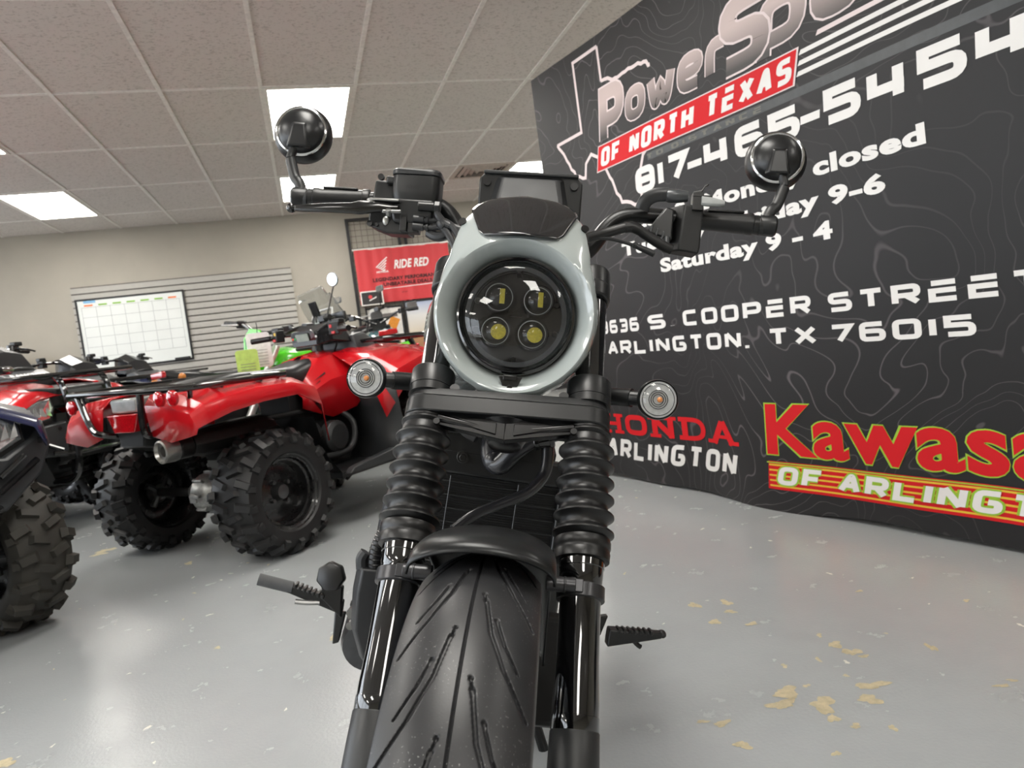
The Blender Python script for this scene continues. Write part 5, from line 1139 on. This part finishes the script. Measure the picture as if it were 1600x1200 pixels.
def bike(name, label, x, y, ang, lean, body, barm, H, kind):
    M = Matrix.Translation((x, y, 0)) @ Matrix.Rotation(ang, 4, 'Z') @ Matrix.Rotation(-lean, 4, 'X')
    Q = empty(name, M); tag(Q, label, 'motorcycle')
    wb = 1.42; R = .33 if kind == 'dirt' else .31; tire_pair(Q, wb, R, .12 if kind == 'dirt' else .16)
    hx, hz = .36, H-.06              # steering head top
    mb = MB()
    for s in (-1, 1): mb.tube([(wb/2, s*.09, R), (hx, s*.09, hz)], .024, 12, 1)
    mb.build('fork', B_SIL if kind == 'dirt' else B_BLK, Q)
    mb = MB(); mb.box((.0, 0, .48), (.48, .24, .36)); mb.lathe([(0, .10), (.03, .08)], (.02, -.12, .42), (0, -1, 0), 20); mb.lathe([(0, .10), (.03, .08)], (.02, .12, .42), (0, 1, 0), 20); mb.build('engine', A_DARK, Q, bevel=.012)
    mb = MB(); mb.tube([(hx, 0, hz-.05), (.1, 0, .82), (-.3, 0, .78), (-.85, 0, .86)], .03, 10); mb.tube([(hx, 0, hz-.15), (.28, 0, .5), (.05, 0, .28), (-.3, 0, .3)], .026, 10); mb.tube([(-.25, 0, .42), (-wb/2, 0, R)], .032, 10, 1); mb.build('frame', M_MATTE, Q)
    mb = MB(); rg = []
    for x_, hw, z0, z1 in ((-.12, .10, .78, H-.20), (-.02, .15, .74, H-.14), (.14, .175, .70, H-.10), (.28, .13, .74, H-.10), (.36, .06, .80, H-.14)): rg.append([Vector((x_, a, b)) for a, b in rrect(hw, (z1-z0)/2, .07, 5, 0, (z0+z1)/2)])
    mb.loft(rg); mb.build('fuel_tank', body, Q, smooth=60)
    mb = MB(); rg = []
    for x_, hw, z0, z1 in ((-.10, .09, .78, H-.22), (-.35, .14, .77, H-.26), (-.62, .12, .80, H-.24), (-.86, .07, .84, H-.24)): rg.append([Vector((x_, a, b)) for a, b in rrect(hw, (z1-z0)/2, .03, 4, 0, (z0+z1)/2)])
    mb.loft(rg); mb.build('seat', A_SEAT, Q, smooth=60)
    mb = MB(); mb.loft([[Vector((x_, a, b)) for a, b in ((-hw, z0), (hw, z0), (hw*.8, z1), (-hw*.8, z1))] for x_, hw, z0, z1 in ((-.5, .13, .74, .82), (-.86, .10, .80, .88), (-1.02, .05, .86, .91))]); o = mb.build('tail_cowl', body, Q, bevel=.015); tz = .12 if kind == 'sport' else 0; o.location.z = tz
    MB().box((-1.02, 0, .875+tz), (.03, .16, .045)).build('tail_light', A_REDL, Q, bevel=.008)
    for s in (-1, 1): mb = MB(); mb.tube([(-.92, s*.08, .84), (-.95, s*.17, .84)], .008, 8, 1); mb.ell((-.955, s*.185, .84), (.025, .02, .025)); mb.build('rear_indicator', mat('indicator_amber', '#c07a3c', .2), Q)
    mb = MB(); mb.grid(lambda u, v: (wb/2+(R+.05)*math.cos(.5+u*1.7)*(1-.05*(2*v-1)**2), .07*(2*v-1), R+(R+.05)*math.sin(.5+u*1.7)*(1-.06*(2*v-1)**2)), 16, 6); mb.build('front_fender', body, Q, solid=.004)
    mb = MB(); bw_ = .40
    for s in (-1, 1): mb.tube([(hx-.02, s*.02, hz+.03), (hx-.01, s*.09, hz+.06), (hx-.06, s*.22, H+.06), (hx-.14, s*bw_, H+.055)], .012, 10)
    mb.tube([(hx-.035, -.15, H+.02), (hx-.035, .15, H+.02)], .008, 8, 1); HB = mb.build('handlebar', barm, Q)
    if kind == 'dirt': HB.matrix_local = Matrix.Translation((hx, 0, 0)) @ Matrix.Rotation(.38, 4, 'Z') @ Matrix.Translation((-hx, 0, 0))
    for s in (-1, 1):
        MB().tube([(hx-.105, s*.31, H+.058), (hx-.145, s*.415, H+.055)], .018, 12, 1).build('grip', M_RUB, HB)
        MB().box((hx-.08, s*.25, H+.06), (.06, .06, .05), Euler((0, 0, -s*.4))).build('switch_box', B_BLK, HB, bevel=.006)
        mb = MB(); mb.tube([(hx-.04, s*.25, H+.06), (hx-.05, s*.31, H+.055), (hx-.10, s*.42, H+.045)], .006, 8); mb.build('brake_lever', B_SIL if kind in ('dirt', 'naked') else M_STEEL, HB)
        if kind == 'touring': mb = MB(); mb.loft([[Vector((hx-.02+a, s*y_, H+.055+b)) for a, b in ((0, -.035), (.03, -.03), (.03, .035), (0, .04))] for y_ in (.24, .34, .44)]); mb.build('hand_guard', B_BLK, HB, bevel=.008)
    if kind != 'dirt':
        MB().tube([(hx-.05, .0, H+.0), (hx+.05, .10, H-.02), (hx+.0, .14, H-.2)], .007, 6).build('cable', A_DARK, Q)
    if kind == 'touring':
        mb = MB(); mb.grid(lambda u, v: (hx+.30-.16*v-.10*(2*u-1)**2, (.20-.035*v)*(2*u-1)*(1+.25*math.sin(v*3.14)), H+.03+.34*v-(.05*(2*u-1)**2 if v > .8 else 0)), 14, 12); mb.build('windscreen', B_SMK, Q, smooth=80, solid=.003)
        mb = MB(); mb.prism(rrect(.115, .055, .035, 5), (hx+.10, 0, H+.075), (0, -1, 0), (.3, 0, 1), -.05); DS = mb.build('dash', B_BLK, Q, bevel=.006); mb = MB(); mb.prism(rrect(.062, .020, .006, 3), (hx+.098, .0, H+.075), (0, -1, 0), (.3, 0, 1), .004); mb.build('dash_screen', mat('lcd_pale', '#a8b0ac', .15), DS, smooth=0)
        mb = MB(); mb.tube([(hx+.13, .13, H+.10), (hx+.15, .12, H+.165), (hx+.15, -.12, H+.165), (hx+.13, -.13, H+.10)], .010, 8, 1); mb.build('dash_bar', B_SIL, DS)
        mb = MB(); mb.loft([[Vector((x_, a, b)) for a, b in rrect(hw, hh, .05, 4, 0, zc)] for x_, hw, hh, zc in ((hx+.02, .17, .14, H-.10), (hx+.25, .15, .12, H-.08), (hx+.40, .06, .05, H-.12))]); mb.build('front_cowl', B_BLK, Q)
        mb = MB(); mb.box((hx-.02, -.10, H+.16), (.02, .085, .13), Euler((0, -.25, 0))); mb.tube([(hx-.02, -.10, H+.10), (hx-.04, -.12, H+.05)], .01, 8, 1); mb.build('phone_mount', M_BOLT, Q, bevel=.008)
    if kind in ('naked', 'sport'):
        mb = MB(); mb.prism(rrect(.06, .045, .03, 5), (hx+.08, 0, H+.06), (0, -1, 0), (.4, 0, 1), -.04); DS = mb.build('dash', B_SIL if kind == 'naked' else B_BLK, Q, bevel=.006)
        MB().lathe([(0, .085), (.06, .08), (.10, .05)], (hx+.10, 0, H-.04), (1, 0, 0), 24).build('headlight', B_BLK, Q)
    if kind != 'dirt':
        for s in ((-1, 1) if kind != 'touring' else (-1,)):
            mb = MB(); top = Vector((hx-.10, s*(.47 if kind == 'touring' else .36), H+(.34 if kind == 'touring' else .28 if kind == 'naked' else .10)))
            mb.tube([(hx-.07, s*.26, H+.07), (hx-.06, s*.29, H+.085), top-Vector((0, 0, .055))], .006, 8); MR = mb.build('mirror_stem', M_STEEL if kind == 'touring' else M_BOLT, Q)
            if kind == 'touring': mb = MB().lathe([(0, .056), (.012, .056), (.03, .03)], top, (1, -s*.1, .05), 28)
            else: mb = MB().prism(rrect(.055, .035, .02, 4), top, (0, -1, 0), (.1, 0, 1), -.02)
            mb.build('mirror_shell', mat('mirror_grey', '#7c7e80', .25, metal=.4), MR, bevel=.004)
            mb = MB(); mb.prism(rrect(.048, .029, .018, 4), top-Vector((.003, 0, 0)), (0, -1, 0), (.1, 0, 1), .003) if kind != 'touring' else mb.lathe([(0, .05), (-.002, .05)], top, (1, -s*.1, .05), 28); mb.build('mirror_glass', mat('mirror_silver', ''), MR)
    if kind == 'dirt':
        mb = MB(); mb.prism([(-.09, 0), (.09, 0), (.11, .10), (.06, .17), (-.06, .17), (-.11, .10)], (hx+.12, 0, H-.12), (0, -1, 0), (-.15, 0, 1), -.01); mb.build('number_plate', B_LIME, Q, bevel=.01)
        for s in (-1, 1): mb = MB(); mb.loft([[Vector((x_, s*y_, z_)) for x_, y_, z_ in ((.1, .17, H-.22), (.38, .22, H-.16), (.46, .20, H-.30), (.2, .18, H-.48))], [Vector((x_, s*(y_+.012), z_)) for x_, y_, z_ in ((.1, .17, H-.22), (.38, .22, H-.16), (.46, .20, H-.30), (.2, .18, H-.48))]]); mb.build('radiator_shroud', B_LIME, Q, bevel=.004)
    if kind == 'sport':
        mb = MB(); mb.prism(rrect(.032, .058, .014, 4), (.02, -.04, H-.128), (0, -1, 0), (.82, 0, .4), .003); mb.build('tank_sticker', mat('sticker_white', '#e9ecec', .4), Q, smooth=0)
    return Q
HD = math.atan2(.62, .78)
bike('dirt_bike', 'lime green dirt bike with two paper tags behind the red quad', -.06, 5.49, HD+math.pi, .17, B_LIME, B_BLK, 1.06, 'dirt')
bike('touring_motorcycle', 'black touring motorcycle with clear windscreen and round mirror behind the red quad', -.17, 6.10, HD, .06, B_BLK, B_BLK, 1.09, 'touring')
bike('naked_motorcycle', 'black motorcycle with silver handlebar and dash below the red banner', .51, 8.42, HD, .06, B_BLK, B_SIL, 1.24, 'naked')
bike('sport_motorcycle', 'dark teal motorcycle with white tank sticker beside the grey tank of the cruiser', .78, 7.22, math.radians(87), .05, B_TEAL, B_BLK, 1.15, 'sport')
def hang_tag(label, P, w, h, m, yaw, txt=None):
    T = empty('hang_tag', Matrix.Translation(P) @ Matrix.Rotation(yaw, 4, 'Z')); tag(T, label, 'tag')
    S_ = MB().prism(rrect(w/2, h/2, .02, 4), (0, 0, -h/2-.02), (1, 0, 0), (0, -.1, 1), .002).build('tag_card', m, T, smooth=0)
    mb = MB()
    for k in range(6 if txt else 9): mb.box((0, -.003+.0105*0, -.075-k*h*.085), (w*.66, .0012, h*.018))
    if txt: mb.box((0, -.0035, -.062), (w*.78, .0015, .014))
    mb.build('tag_print', mat('tag_ink', '#77806f', .6) if txt else mat('tag_ink_grey', '#9a9b9b', .6), T, smooth=0)
    MB().tube([(0, 0, -.022), (.003, .004, .02), (0, .01, .045)], .0025, 6).build('tag_string', M_BOLT, T)
hang_tag('white paper tag hanging from the lime dirt bike handlebar', (-.285, 4.92, 1.085), .145, .22, mat('tag_white', '#e3e5e4', .6), -.1)
hang_tag('yellow-green printed tag hanging in front of the white tag', (-.36, 4.84, .985), .135, .205, mat('tag_green', '#b5d56c', .6), -.1, True)
